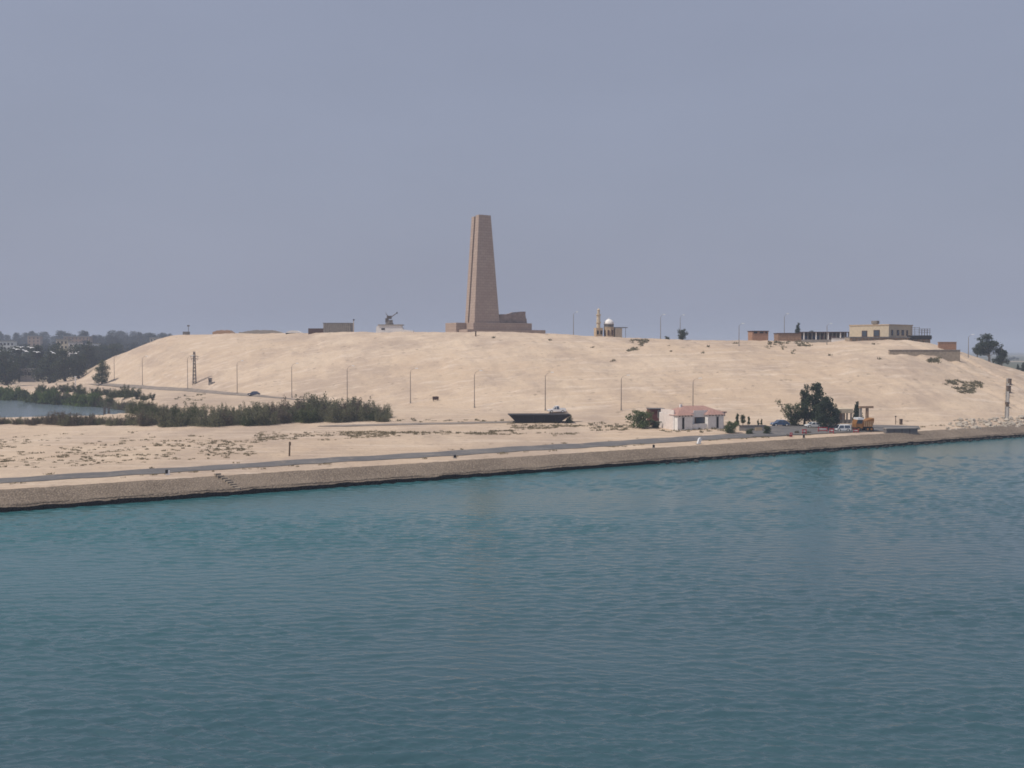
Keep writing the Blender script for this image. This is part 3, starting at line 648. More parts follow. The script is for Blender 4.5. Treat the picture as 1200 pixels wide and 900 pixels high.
# ------------------------------------------------------------------ house by the road
hp = G(812, 503); ho = thing('roadside_house', 'white bungalow with red tiled hip roofs beside the road', 'house', hp, math.radians(21))
u_ = mpp(hp); hc = math.cos(ho.rotation_euler.z); hs = math.sin(ho.rotation_euler.z)
def hx(p, dy=0):         # width along the front for a width seen in the photograph, at depth dy behind the front plane
    t = (p - 600) / F; return (t * (hp.y + dy * hc) - hp.x + dy * hs) / (hc - t * hs)
hz = lambda p: (503.2 - p) * u_
def hip(mb, x0, x1, y0, y1, z0, z1, o_=.35):
    x0 -= o_; x1 += o_; y0 -= o_; y1 += o_; r = min(x1 - x0, y1 - y0) * .45
    if x1 - x0 >= y1 - y0: t = [(x0 + r, (y0 + y1) / 2, z1), (x1 - r, (y0 + y1) / 2, z1)]; f = [(0, 1, 5, 4), (1, 2, 5), (2, 3, 4, 5), (3, 0, 4)]
    else: t = [((x0 + x1) / 2, y0 + r, z1), ((x0 + x1) / 2, y1 - r, z1)]; f = [(0, 1, 4), (1, 2, 5, 4), (2, 3, 5), (3, 0, 4, 5)]
    return mb.add([(x0, y0, z0), (x1, y0, z0), (x1, y1, z0), (x0, y1, z0)] + t, f + [(3, 2, 1, 0)])
BP = 1.3; XL = hx(790); XR = hx(848.5)
body = MB().bz(XL, XR, 0, 6.4, -1.2, hz(484.3)).build('wall', M['whitewash'], ho)
MB().bz(XL - .02, XL + .2, .02, 5.6, hz(484.29), hz(480.2)).build('end_parapet', M['pinkwash'], ho)
MB().bz(XL - .04, XL - .002, .3, 6.1, -1.2, hz(484.8)).build('end_wall', M['pinkwash'], ho)
hip(MB(), hx(797), hx(846), .2, 6.2, hz(484.2), hz(476.6)).build('roof', M['redtile'], ho)
for a, b, d0, d1 in ((794.5, 812, 799.8, 802.2), (830, 848, 840, 842.4)):
    x0, x1 = hx(a, -BP), hx(b, -BP); bay = MB().bz(x0, x1, -BP, -.002, -1.2, hz(486.2)).build('bay', M['whitewash'], ho)
    hip(MB(), x0, x1, -BP, 1.6, hz(486.1), hz(480.5)).build('bay_roof', M['redtile'], bay)
    dx0, dx1 = hx(d0, -BP), hx(d1, -BP); dd = MB().bz(dx0, dx1, -BP - .06, -BP + .1, hz(502.0), hz(489)).build('door', M['dark'], bay); MB().bz(dx0 - .1, dx1 + .1, -BP - .05, -BP + .05, hz(488.99), hz(488.3)).build('lintel', M['concrete'], dd)
    for k_ in range(5): xx = x0 + (x1 - x0) * (k_ + .5) / 5; MB().bz(xx - .09, xx + .12, -BP - .3, -BP - .005, hz(487.4), hz(486.5)).build('rafter_end', M['brown'], bay)
MB().bz(hx(813), hx(829.5), -.12, -.002, hz(489), hz(481.2)).build('upper_wall', M['whitewash'], ho)
f_ = MB().bz(hx(814.5), hx(828.6), -.10, .05, hz(496.5), hz(489.1)).build('window', M['brown'], ho); MB().bz(hx(815.6), hx(827.6), -.14, -.104, hz(496), hz(489.7)).build('pane', M['glass'], f_)
MB().bz(hx(812.8, -BP), hx(829.2, -BP), -BP + .1, -BP + .28, -1.2, hz(496.6)).build('balcony_wall', M['whitewash'], ho)
MB().bz(XR + .002, XR + .9, .8, 5, hz(489), hz(485.2)).build('eave_box', M['concrete'], ho)
MB().bz(XR - .3, XR + 1.1, .5, 5.3, hz(485.19), hz(483.6)).build('eave_roof', M['redtile'], ho)
MB().box((hx(807), 3.2, hz(476.6)), (.45, .45, .7)).build('chimney', M['whitewash'], ho)
# brick annex
ap = G(770, 500); an = thing('brick_annex', 'maroon brick shed with blue-grey window behind the bush', 'shed', ap + Vector((.3, 2, 0)), .12); u_ = mpp(ap)
MB().bz(-9 * u_, 8.6 * u_, 0, 2.6, -1, 20 * u_).build('wall', M['maroon'], an); MB().bz(-9.4 * u_, 9 * u_, -.2, 2.8, 19.99 * u_, 20.8 * u_).build('roof', M['greyconc'], an)
f_ = MB().bz(.4 * u_, 8.4 * u_, -.1, .05, 9.5 * u_, 19 * u_).build('window', M['concrete'], an); MB().bz(1.2 * u_, 7.6 * u_, -.14, -.104, 10.3 * u_, 18.2 * u_).build('pane', M['glass'], f_)
MB().bz(-9 * u_, 8.7 * u_, -.12, -.001, 4 * u_, 6 * u_).build('band', M['concrete'], an)
# garden wall by the house
wp = G(882, 505); gw = thing('garden_wall', 'low tan garden wall between house and tall trees', 'wall', wp, .12); u_ = mpp(wp)
MB().bz(-16 * u_, 16 * u_, 0, .4, -.6, 6 * u_).build('wall_face', M['concrete'], gw); MB().bz(-16.3 * u_, 16.3 * u_, -.08, .48, 5.99 * u_, 6.8 * u_).build('coping', M['greyconc'], gw)
MB().bz(3 * u_, 11 * u_, -.3, -.01, -.5, 4 * u_).build('yellow_panel', M['ochre'], gw)

# ------------------------------------------------------------------ vehicles and the barge
def car(name, label, p, rz, L, body, kind='car', glass='blueglass', group=None):
    o = thing(name, label, 'pickup' if kind == 'pickup' else ('van' if kind == 'van' else 'car'), p, rz, group); W = 1.75 / 2; k = L / 4.4
    if kind == 'pickup': low = [(-2.2, .35), (2.2, .35), (2.2, .95), (.55, .95), (.5, .80), (-.65, .9), (-2.1, .82), (-2.22, .6)]; cab = [(-1.0, .88), (.55, .9), (.5, 1.62), (-.35, 1.64)]
    elif kind == 'van': low = [(-2.2, .35), (2.2, .35), (2.2, 1.05), (-1.5, 1.0), (-2.1, .9), (-2.25, .6)]; cab = [(-1.75, 1.02), (2.18, 1.05), (2.12, 1.95), (-1.1, 1.95)]
    else: low = [(-2.15, .35), (2.15, .35), (2.2, .85), (1.7, .95), (-1.0, .95), (-2.05, .82), (-2.2, .6)]; cab = [(-1.05, .94), (1.75, .95), (1.15, 1.46), (-.45, 1.48)]
    S_ = lambda pr: [(x * k, z * k) for x, z in pr]
    bd = MB().prism_y(S_(low), -W, W).build('body', M[body], o)
    g_ = MB(); b4 = [(x * k, (1 if j > 1 else 1) * z * k) for j, (x, z) in enumerate(cab)]
    wi = [W * .96, W * .96, W * .82, W * .82]
    g_.hexa([(b4[j][0], -wi[j], b4[j][1]) for j in range(4)], [(b4[j][0], wi[j], b4[j][1]) for j in range(4)]); g_.build('cabin_glass', M[glass], o)
    MB().hexa([(b4[3][0] + .03, -W * .83, b4[3][1]), (b4[2][0] - .03, -W * .83, b4[2][1]), (b4[2][0] - .03, W * .83, b4[2][1]), (b4[3][0] + .03, W * .83, b4[3][1])],
              [(b4[3][0] + .1, -W * .75, b4[3][1] + .07), (b4[2][0] - .1, -W * .75, b4[2][1] + .07), (b4[2][0] - .1, W * .75, b4[2][1] + .07), (b4[3][0] + .1, W * .75, b4[3][1] + .07)]).build('roof', M[body], o)
    pm_ = MB()
    for a, b in ((0, 3), (1, 2)):
        for sg in (-1, 1): pm_.tube((b4[a][0], sg * wi[a], b4[a][1]), (b4[b][0], sg * wi[b], b4[b][1]), .06, .06, 5)
    xm = (b4[0][0] + b4[1][0]) / 2
    for sg in (-1, 1): pm_.tube((xm, sg * W * .97, b4[0][1]), (xm, sg * W * .84, b4[2][1]), .06, .06, 5)
    pm_.build('pillars', M[body], o)
    if kind == 'pickup':
        for sg in (-1, 1): MB().box((1.4 * k, sg * (W - .05), 1.02 * k), (1.55 * k, .08, .16)).build('bed_rail', M[body], o)
    for wx in (-1.4, 1.35):
        for sg in (-1, 1):
            wh = MB().tube((wx * k, sg * (W - .2), .33), (wx * k, sg * (W + .03), .33), .34, .34, 14).build('wheel', M['rubber'], o)
            MB().tube((wx * k, sg * (W + .03), .33), (wx * k, sg * (W + .05), .33), .18, .16, 10).build('rim', M['lampwhite'], wh)
    for sg in (-1, 1): MB().box((-2.16 * k, sg * .62, .68 * k), (.1, .3, .14)).build('headlight', M['lampwhite'], o)
    MB().box((-2.2 * k, 0, .45 * k), (.12, 1.7, .16)).build('bumper', M['greyconc'], o); MB().box((2.2 * k, 0, .45 * k), (.12, 1.7, .16)).build('bumper', M['greyconc'], o)
    return o
p = G(652.5, 483.6); car('pickup_truck', 'white pickup parked behind the black barge', p, .12, 21 * mpp(p), 'white', 'pickup')
p = G(914, 499.4); car('parked_car', 'dark blue car parked beside the spreading tree', p, .15, 21 * mpp(p), 'bluepaint')
p = G(953, 501.2); car('parked_car', 'white car half hidden below the tall trees', p, .1, 19 * mpp(p), 'white')
p = G(987, 505.5); car('delivery_van', 'white van parked in front of the loading truck', p, .05, 17 * mpp(p), 'white', 'van')
p = G(297.5, 463.4); car('parked_car', 'tiny bluish car on the hill road above the thicket', p, .1, 3.8, 'steelblue')
# dumper truck
p = G(1011, 505.2); u_ = mpp(p); tr = thing('tipper_truck', 'yellow-brown tipper truck with white cab roof by the portal', 'truck', p, .08); W = 1.1
MB().bz(-10.5 * u_, 10 * u_, -.45, .45, .65, .95).build('chassis', M['brown'], tr)
cb = MB().prism_y([(-10.5 * u_, .7), (-2.5 * u_, .7), (-2.5 * u_, 2.55), (-9 * u_, 2.55), (-10.5 * u_, 1.6)], -W, W).build('cab', M['yellow'], tr)
MB().prism_y([(-10.0 * u_, 1.72), (-3.2 * u_, 1.72), (-3.2 * u_, 2.5), (-8.95 * u_, 2.5)], -W - .02, W + .02).build('cab_window', M['glass'], tr)
MB().bz(-8.7 * u_, -1.6 * u_, -W - .1, W + .1, 2.552, 2.95).build('cab_roof', M['white'], tr)
MB().prism_y([(-2 * u_, 1.05), (9 * u_, 1.05), (11 * u_, 2.4), (10.6 * u_, 2.9), (-2 * u_, 2.2)], -W - .1, W + .1).build('tipper_bed', M['yellow'], tr)
for sg in (-1, 1):
    for i in range(5): MB().box((( -.5 + 2.2 * i) * u_, sg * (W + .13), 1.65), (.12, .06, 1.1)).build('bed_rib', M['ochre'], tr)
for wx in (-7.5, 3.5, 8):
    for sg in (-1, 1):
        wh = MB().tube((wx * u_, sg * (W - .35), .5), (wx * u_, sg * (W + .04), .5), .52, .52, 14).build('wheel', M['rubber'], tr); MB().tube((wx * u_, sg * (W + .04), .5), (wx * u_, sg * (W + .08), .5), .25, .2, 10).build('hub', M['yellow'], wh)
MB().box((-10.7 * u_, 0, .75), (.2, 2 * W, .35)).build('bumper', M['brown'], tr)
# portal
p = G(1019, 503.5) + Vector((0, 2.5, 0)); u_ = mpp(p); po = thing('concrete_portal', 'tall tan concrete portal frame behind the truck', 'portal', p, .1)
MB().box((1.6 * u_, 0, 12 * u_), (3.0 * u_, .6, 24.6 * u_), 0, .85).build('column', M['tan'], po); MB().box((-6.6 * u_, 0, 12 * u_), (2.2 * u_, .6, 24.6 * u_)).build('column', M['concrete'], po)
MB().box((.2 * u_, 0, 25.5 * u_), (16.5 * u_, .8, 2.4 * u_)).build('beam', M['tan'], po)
# kiosk
p = G(993, 498); u_ = mpp(p); ki = thing('open_kiosk', 'low open-sided kiosk with flat beige roof behind trees', 'kiosk', p + Vector((0, 3, 0)), .1)
MB().bz(-11 * u_, 11 * u_, -.4, 4.4, 13 * u_, 18 * u_).build('roof', M['cream'], ki); MB().bz(-10 * u_, 10 * u_, 3.4, 3.8, -.5, 12.99 * u_).build('back_wall', M['tan'], ki)
for a in (-10, -5, 0, 5, 10): MB().bz(a * u_ - .15, a * u_ + .15, 0, .3, -.5, 12.99 * u_).build('post', M['concrete'], ki)
MB().bz(-10 * u_, 10 * u_, .32, .6, -.5, 5 * u_).build('counter', M['concrete'], ki)
# barge
p = G(632, 494.6); u_ = mpp(p); ba = thing('barge_hull', 'black flat barge hull with raked ends lying on sand', 'barge', p, .06)
o = MB().hexa([(-27 * u_, -2.2, -.1), (22 * u_, -2.2, -.1), (22 * u_, 2.2, -.1), (-27 * u_, 2.2, -.1)], [(-36 * u_, -2.6, 8.7 * u_), (35.5 * u_, -2.6, 8.7 * u_), (35.5 * u_, 2.6, 8.7 * u_), (-36 * u_, 2.6, 8.7 * u_)]).build('hull', M['black'], ba)
MB().bz(-36.4 * u_, 35.9 * u_, -2.68, 2.68, 8.71 * u_, 9.4 * u_).build('gunwale', M['dark'], ba)
for a in (-20, -8, 5, 18): MB().box((a * u_, -2.55, 5 * u_), (.16, .25, 8.5 * u_)).build('fender', M['rubber'], ba)
# long grey block near water at right
p = G(1057, 509); u_ = mpp(p); lb_ = thing('concrete_block_wall', 'long low dark grey block wall near the bank', 'wall', p, .18)
MB().bz(-20 * u_, 20 * u_, 0, 1.2, -.6, 6.4 * u_).build('wall_face', M['greyconc'], lb_); MB().bz(-20.5 * u_, 20.5 * u_, -.1, 1.3, 6.39 * u_, 7.4 * u_).build('coping', M['concrete'], lb_)
for a in (-10, 0, 10): MB().bz(a * u_ - .04, a * u_ + .04, -.03, -.001, -.5, 6.3 * u_).build('joint', M['dark'], lb_)

# ------------------------------------------------------------------ roadside bits
def bollard(pxx, pyy, hpx, mat, label, name='bollard', cat='bollard'):
    p = G(pxx, pyy); u_ = mpp(p); h = hpx * u_; o = thing(name, label, cat, p, R.random())
    MB().lathe([(.22, -.2), (.22, h * .85), (.14, h)], 8).build('shaft', M[mat], o); MB().lathe([(.32, -.2), (.32, .1), (.24, .12)], 8).build('foot', M['concrete'], o); return o
bollard(533, 537, 4, 'black', 'black stub bollard on the verge under the memorial')
bollard(766, 525, 4, 'black', 'black stub bollard on the verge before the house')
bollard(942, 513.5, 4, 'black', 'black stub bollard below the tall trees')
p = G(818.5, 520.5); u_ = mpp(p); o = thing('marker_stone', 'tilted white marker stone on the verge before the house', 'marker', p, .3)
MB().prism_y([(-.35, -.2), (.25, -.2), (.6, 1.0), (.35, 1.25), (.05, 1.1)], -.25, .25).build('stone', M['white'], o); MB().bz(-.5, .45, -.35, .35, -.3, .12).build('foot', M['concrete'], o)
p = G(196.5, 556.5); o = thing('kilometre_marker', 'small white and black kilometre marker on the verge', 'marker', p, .2)
MB().bz(-.28, .28, -.15, .15, -.2, .62).build('stone', M['white'], o); MB().bz(-.3, .05, -.17, .17, .2, .75).build('dark_cap', M['dark'], o)
p = G(339, 534.5); u_ = mpp(p); o = thing('wooden_stake', 'single dark wooden stake in the sand beyond the road', 'stake', p)
MB().path([(0, 0, -.3), (.05, 0, 8 * u_), (.1, 0, 17 * u_)], [.16, .15, .12]).build('shaft', M['wood'], o); MB().box((.12, 0, 14.5 * u_), (.3, .3, .5)).build('cap_block', M['wood'], o)
p = G(510.5, 470); u_ = mpp(p); o = thing('notice_board', 'small dark brown board standing on the slope by a lamp', 'board', p, .15)
MB().bz(-3.6 * u_, 3.6 * u_, -.08, .08, .35, 5.4 * u_).build('panel', M['brown'], o)
for a in (-2.6, 2.6): MB().bz(a * u_ - .08, a * u_ + .08, .081, .2, -.5, 5 * u_).build('leg', M['wood'], o)
MB().bz(-.04, .04, -.1, -.081, .4, 5.3 * u_).build('split', M['dark'], o)
p = G(246, 451.2); u_ = mpp(p); o = thing('guard_booth', 'small grey booth on the slope right of the lattice mast', 'booth', p, .1)
MB().bz(-1.8 * u_, 1.8 * u_, 0, 1.2, -.4, 7.6 * u_).build('wall', M['concrete'], o); MB().bz(-2.1 * u_, 2.1 * u_, -.15, 1.35, 7.59 * u_, 8.3 * u_).build('roof', M['greyconc'], o); MB().bz(-.9 * u_, .8 * u_, -.05, .02, 3.6 * u_, 6.2 * u_).build('window', M['dark'], o)
p = G(1049.5, 497.5); u_ = mpp(p); o = thing('thin_post', 'thin dark post at the right hill foot', 'post', p); MB().tube((0, 0, -.3), (0, 0, 9.5 * u_), .1, .08).build('shaft', M['wood'], o); MB().box((0, 0, 9.5 * u_), (.3, .2, .25)).build('cap_block', M['dark'], o)
p = G(1055.8, 497.5); u_ = mpp(p); o = thing('utility_cabinet', 'upright dark cabinet beside the thin post', 'cabinet', p, .2); MB().box((0, 0, 2.8 * u_), (2.6 * u_, .5, 6.6 * u_)).build('case', M['wood'], o); MB().box((0, 0, 6.2 * u_), (3 * u_, .6, .12)).build('lid', M['dark'], o)
p = G(557.5, 394); u_ = mpp(p); o = thing('stone_post', 'short brown post just below the memorial plinth', 'post', p); MB().tube((0, 0, -.4), (0, 0, 5.5 * u_), .28, .22).build('shaft', M['wood'], o); MB().box((0, 0, 5.5 * u_), (.7, .5, .2)).build('cap_block', M['wood'], o)
p = G(88.5, 452.5); u_ = mpp(p); o = thing('white_post', 'thin white post before the dark trees', 'post', p); MB().tube((0, 0, -.4), (0, 0, 11 * u_), .2, .16).build('shaft', M['white'], o); MB().box((0, 0, 11 * u_), (.7, .4, .4)).build('cap_block', M['white'], o)
for i, (a, lb) in enumerate(((122.5, 'wider square post standing in the lagoon'), (127.5, 'second square post in the lagoon, right of its twin'))):
    p = at_z(a, 488, 1.0); u_ = mpp(p); o = thing('mooring_post', lb, 'post', (p.x, p.y, -.5), .1, 'posts in the lagoon'); MB().box((0, 0, 1.8), (2.2 * u_, .5, 4.4)).build('shaft', M['lattice'], o); MB().box((.3 if i == 0 else .6, 0, 4.1), (3.2 * u_, .6, .22)).build('cap_block', M['lattice'], o)
def barrier(pxx, pyy, label, w=4, h=6):
    p = G(pxx, pyy); u_ = mpp(p); o = thing('road_barrier', label, 'barrier', p, R.uniform(-.3, .3), 'red and white barriers at the forecourt'); H_ = h * u_; Wd = w * u_
    for sg in (-1, 1): MB().bz(sg * Wd / 2 - .06, sg * Wd / 2 + .06, -.2, .2, -.1, H_).build('leg', M['redpaint'], o)
    for i in range(3): MB().bz(-Wd / 2 - .1, Wd / 2 + .1, -.06, .06, H_ * (.3 + .26 * i), H_ * (.45 + .26 * i)).build('rail', M['white'] if i == 1 else M['redpaint'], o)
barrier(942.5, 509, 'red and white barrier just above the black bollard')
barrier(964, 506.5, 'wide red barrier at the foot of the tallest trunk', 10, 6)
barrier(974.5, 508, 'red and white barrier left of the white van')
barrier(927, 512, 'small red post barrier at the road edge', 2, 5)
barrier(1003, 507, 'low red barrier under the truck cab', 5, 4)
# boulders
def boulders(name, label, group, pts, mat, kind=None):
    mb = MB()
    for i, (x, y, r) in enumerate(pts): mb.rock((x, y, drop(x, y) + r * .25), r, i * 7 + 3)
    o = mb.build(name, mat); return tag(o, label, None, group, 'stuff')
pts = []
for i in range(230):
    a = 1110 + 110 * R.random() ** .8; p = G(a, R.uniform(492, 505) - (a - 1110) * .03); pts.append((p.x, p.y, R.uniform(.15, .55) * (1 if R.random() < .85 else 1.6)))
boulders('rubble', 'pale broken rocks at the right foot of the hill', None, pts, M['rock'])
pts = []
for i in range(160):
    x = R.uniform(25, 118); n_ = R.uniform(-1.6, .25); pts.append((x - n_ * .52, SA + SB * x + n_ / SC, R.uniform(.15, .5)))
mb = MB()
for i, (x, y, r) in enumerate(pts): mb.rock((x, y, .1 + r * .1), r, i)
tag(mb.build('shore_rubble', M['blackrock']), 'black wet rocks along the waterline', None, None, 'stuff')
# stepped line of stones down the bank near the left
x0 = -39.2; stp = thing('bank_steps', 'broken stone steps running down the canal bank', 'steps', (x0 - 4.6 * .52, SA + SB * x0 + 4.6 * SC, 2.2), math.atan(SB))
for i in range(8): MB().box((i * .22 + R.uniform(-.15, .15), -.62 * i, .20 - .235 * i), (R.uniform(.6, 1.0), .5, .30), R.uniform(-.3, .3)).build('step', M['tanwall'], stp)
# ------------------------------------------------------------------ birds
def bird():
    o = thing('gull', 'x', 'bird'); b = MB().lathe([(.01, -.3), (.07, -.2), (.10, 0), (.07, .2), (.02, .34)], 8).build('body', M['bird'], o, True); b.rotation_euler = (0, math.pi / 2, 0)
    for sg in (-1, 1): MB().add([(-.12, 0, .03), (.1, 0, .03), (.06, sg * .5, .26), (-.10, sg * .5, .26), (.0, sg * .95, .12), (-.05, sg * .95, .12), (-.12, 0, .0), (.1, 0, .0), (.06, sg * .5, .24), (-.10, sg * .5, .24)], [(0, 1, 2, 3), (3, 2, 4, 5), (6, 9, 8, 7), (9, 5, 4, 8)]).build('wing', M['bird'], o)
    return o
B0 = bird(); first = True
for i, (a, b, lb) in enumerate(((19, 409.5, 'white gull flying lowest of the near pair before dark trees'), (24, 407, 'white gull flying highest before the dark trees'), (30, 411.5, 'white gull flying just right of the pair'), (36, 407.5, 'small white gull between its neighbours, flying high'),
                                (43, 412.8, 'white gull flying alone over the light gap'), (62, 413.5, 'white gull flying before the middle of the trees'), (90, 414, 'white gull flying nearest the hill'))):
    p = at_y(a, b, 190 + 4 * i); rz = math.pi / 2 + .5 * math.sin(i * 2.1)
    if first: B0.location = p; B0.rotation_euler = (.25, -.6, rz); B0.scale = (.8, .8, .8); B0['label'] = lb; B0['group'] = 'gulls flying before the trees'; first = False
    else: o = dup(B0, p, rz, lb, 'gulls flying before the trees'); o.rotation_euler = (R.uniform(-.5, .5), R.uniform(-.8, -.45), rz)

# ------------------------------------------------------------------ vegetation
def tree_parts(kind, seed):
    """unit tree 1 m high, returned as (trunk MB, crown MB)"""
    r = random.Random(seed); tk_, cr = MB(), MB(); bl = []
    if kind in ('broad', 'low'):
        lo = .30 if kind == 'broad' else .10
        tk_.path([(0, 0, -.03), (.01, 0, .2), (.0, .02, .45), (.02, 0, .75)], [.035, .028, .02, .008], 7)
        for i in range(20):
            t = 2 * math.pi * r.random(); z = r.uniform(lo, .90); rr = r.uniform(.05, .30) * (1.15 - abs(z - .45) * 1.1); c = (rr * math.cos(t), rr * math.sin(t), z); tk_.path([(0, 0, z * .55), (c[0] * .5, c[1] * .5, z * .8), c], [.014, .008, .003], 5)
            s_ = r.uniform(.09, .17); bl.append((*c, s_, s_, s_ * r.uniform(.6, .95)))
        bl += [(0, 0, .86, .10, .10, .12), (0, 0, .55, .24, .24, .24)] + ([(0, 0, .25, .25, .25, .22)] if kind == 'low' else []); cr.leaves(bl, 4200, .024, seed)
    elif kind == 'tall':
        tk_.path([(0, 0, -.03), (.015, 0, .25), (-.01, .01, .55), (.01, 0, .92)], [.03, .024, .016, .005], 7)
        for i in range(24):
            t = 2 * math.pi * r.random(); z = r.uniform(.16, .93); rr = r.uniform(.02, .17) * (1.1 - z * .8) * 1.5; c = (rr * math.cos(t), rr * math.sin(t), z); tk_.path([(0, 0, z * .75), (c[0] * .6, c[1] * .6, z * .92), c], [.011, .007, .003], 5)
            s_ = r.uniform(.055, .11) * (1.3 - .65 * z); bl.append((*c, s_, s_, s_ * 1.5))
        bl += [(0, 0, .93, .045, .045, .08), (0, 0, .5, .10, .10, .3), (0, 0, .3, .13, .13, .16)]; cr.leaves(bl, 3300, .021, seed, .3)
    elif kind == 'cone':
        tk_.path([(0, 0, -.03), (0, 0, .9)], [.03, .006], 6)
        for i in range(9): z = .12 + .86 * i / 9; s_ = .2 * (1 - z) + .025; bl.append((r.uniform(-.03, .03), r.uniform(-.03, .03), z, s_, s_, .09))
        cr.leaves(bl, 1900, .026, seed, .4)
    elif kind == 'spread':
        for i in range(7):
            t = 2 * math.pi * i / 7 + r.random(); e = (.42 * math.cos(t) * r.uniform(.6, 1.2), .42 * math.sin(t) * r.uniform(.6, 1.2), r.uniform(.55, .95))
            tk_.path([(0, 0, -.03), (e[0] * .35, e[1] * .35, .3), (e[0] * .75, e[1] * .75, .62), e], [.03, .018, .01, .004], 6)
            for f in (.45, .65, .85, 1.0): s_ = r.uniform(.10, .17); bl.append((e[0] * f, e[1] * f, e[2] * f, s_, s_, s_ * .8))
        bl += [(0, 0, .3, .28, .28, .24), (0, 0, .12, .25, .25, .14)]; cr.leaves(bl, 3800, .024, seed)
    elif kind == 'feather':        # tamarisk: many stems, soft plumes over a full base
        for i in range(15):
            t = 2 * math.pi * r.random(); a = .62 * math.sqrt(r.random()); h = r.uniform(.55, 1.0) * (1.05 - a * .55); e = (a * math.cos(t), a * math.sin(t), h)
            tk_.path([(e[0] * .3, e[1] * .3, -.03), (e[0] * .7, e[1] * .7, h * .5), e], [.014, .009, .002], 4)
            for f in (.15, .4, .62, .8, .95): s_ = .155 * (1.15 - f * .7) * r.uniform(.8, 1.3); bl.append((e[0] * (.6 + .4 * f), e[1] * (.6 + .4 * f), h * f, s_, s_, s_ * 1.05))
        bl += [(0, 0, .25, .5, .5, .24), (0, 0, .08, .6, .6, .1)]; cr.leaves(bl, 4600, .024, seed, .25)
    elif kind == 'round':
        for i in range(5): t = i * 1.26 + r.random(); tk_.path([(0, 0, -.05), (.15 * math.cos(t), .15 * math.sin(t), .35), (.32 * math.cos(t), .32 * math.sin(t), .7)], [.035, .02, .006], 5)
        for i in range(18): t = 2 * math.pi * r.random(); rr = r.uniform(.1, .46); z = r.uniform(.12, .86) * (1 - rr * .45); s_ = r.uniform(.12, .22); bl.append((rr * math.cos(t), rr * math.sin(t), z, s_, s_, s_ * .85))
        bl += [(0, 0, .42, .33, .33, .34), (.08, -.05, .14, .38, .38, .13)]; cr.leaves(bl, 3000, .036, seed)
    elif kind == 'dry':
        for i in range(16): t = 2 * math.pi * r.random(); a = .7 * math.sqrt(r.random()); h = r.uniform(.4, 1) * (1.05 - a * .5); tk_.path([(0, 0, -.03), (a * .5 * math.cos(t), a * .5 * math.sin(t), h * .6), (a * math.cos(t), a * math.sin(t), h)], [.014, .008, .002], 4); bl.append((a * .85 * math.cos(t), a * .85 * math.sin(t), h * .8, .13, .13, .16)); bl.append((a * .7 * math.cos(t), a * .7 * math.sin(t), h * .4, .18, .18, .2))
        bl += [(0, 0, .12, .7, .7, .13)]; cr.leaves(bl, 2200, .028, seed, .5)
    elif kind == 'reed':
        for i in range(12): t = 2 * math.pi * r.random(); a = r.uniform(0, .9); bl.append((a * math.cos(t), a * math.sin(t), r.uniform(.2, .5), .25, .25, .35)); tk_.path([(a * math.cos(t), a * math.sin(t), -.05), (a * math.cos(t), a * math.sin(t), .6)], [.01, .004], 4)
        bl += [(0, 0, .1, .9, .9, .1)]; cr.leaves(bl, 2200, .05, seed, .9)
    return tk_, cr
proto = {}
def plant(kind, seed, leaf, name, label, cat, loc, h, wscale=1., group=None, rz=None, bark='bark', parts=('trunk', 'crown')):
    key = (kind, seed, leaf, bark, parts)
    if key not in proto:
        o = thing(name, label, cat); t_, c_ = tree_parts(kind, seed); t_.build(parts[0], M[bark], o); c_.build(parts[1], M[leaf], o); proto[key] = [o, False]
    o, used = proto[key]
    if used:
        o = dup(o, loc); o.name = name; o['label'] = label; o['category'] = cat
        if 'group' in o and not group: del o['group']
    else: proto[key][1] = True
    if group: o['group'] = group
    o.location = loc; o.rotation_euler = (0, 0, R.random() * 6.28 if rz is None else rz); o.scale = (h * wscale, h * wscale, h)
    return o
SP = ('stem', 'foliage')
# main trees by the forecourt
def pt(a, b, t, kind, seed, leaf, ws, name, label, dy=0, bark='bark', parts=('trunk', 'crown'), cat='tree', group=None, rz=None):
    p = G(a, b); p = Vector((p.x * (p.y + dy) / p.y, p.y + dy, 0)); p.z = drop(p.x, p.y); h = zof(t, p.y) - p.z
    return plant(kind, seed, leaf, name, label, cat, p, h, ws, group, rz, bark, parts)
pt(930, 499, 466, 'spread', 21, 'leaf_mid', 1.15, 'spreading_tree', 'low spreading tree leaning toward the blue car', 0)
pt(119.5, 450.5, 421, 'low', 64, 'leaf_mid', .95, 'small_tree', 'small grey-green tree standing on the foot of the hill')
pt(943, 500, 449.5, 'tall', 22, 'leaf_dark', .85, 'eucalyptus_tree', 'slim tall tree left in the forecourt clump', 2)
pt(958, 501, 448.5, 'tall', 23, 'leaf_dark', 1.35, 'eucalyptus_tree', 'tallest broad dark tree of the forecourt clump', 0)
pt(967, 503, 462, 'low', 24, 'leaf_dark', .95, 'leafy_tree', 'lower green tree before the tallest forecourt tree', -2)
pt(979.5, 501, 473, 'tall', 25, 'leaf_dark', 1.3, 'slender_tree', 'short dark tree at the right of the forecourt clump', 1)
pt(1004.5, 496, 469.5, 'cone', 26, 'leaf_dark', 1.4, 'conifer_tree', 'small dark conifer above the truck cab', 3)
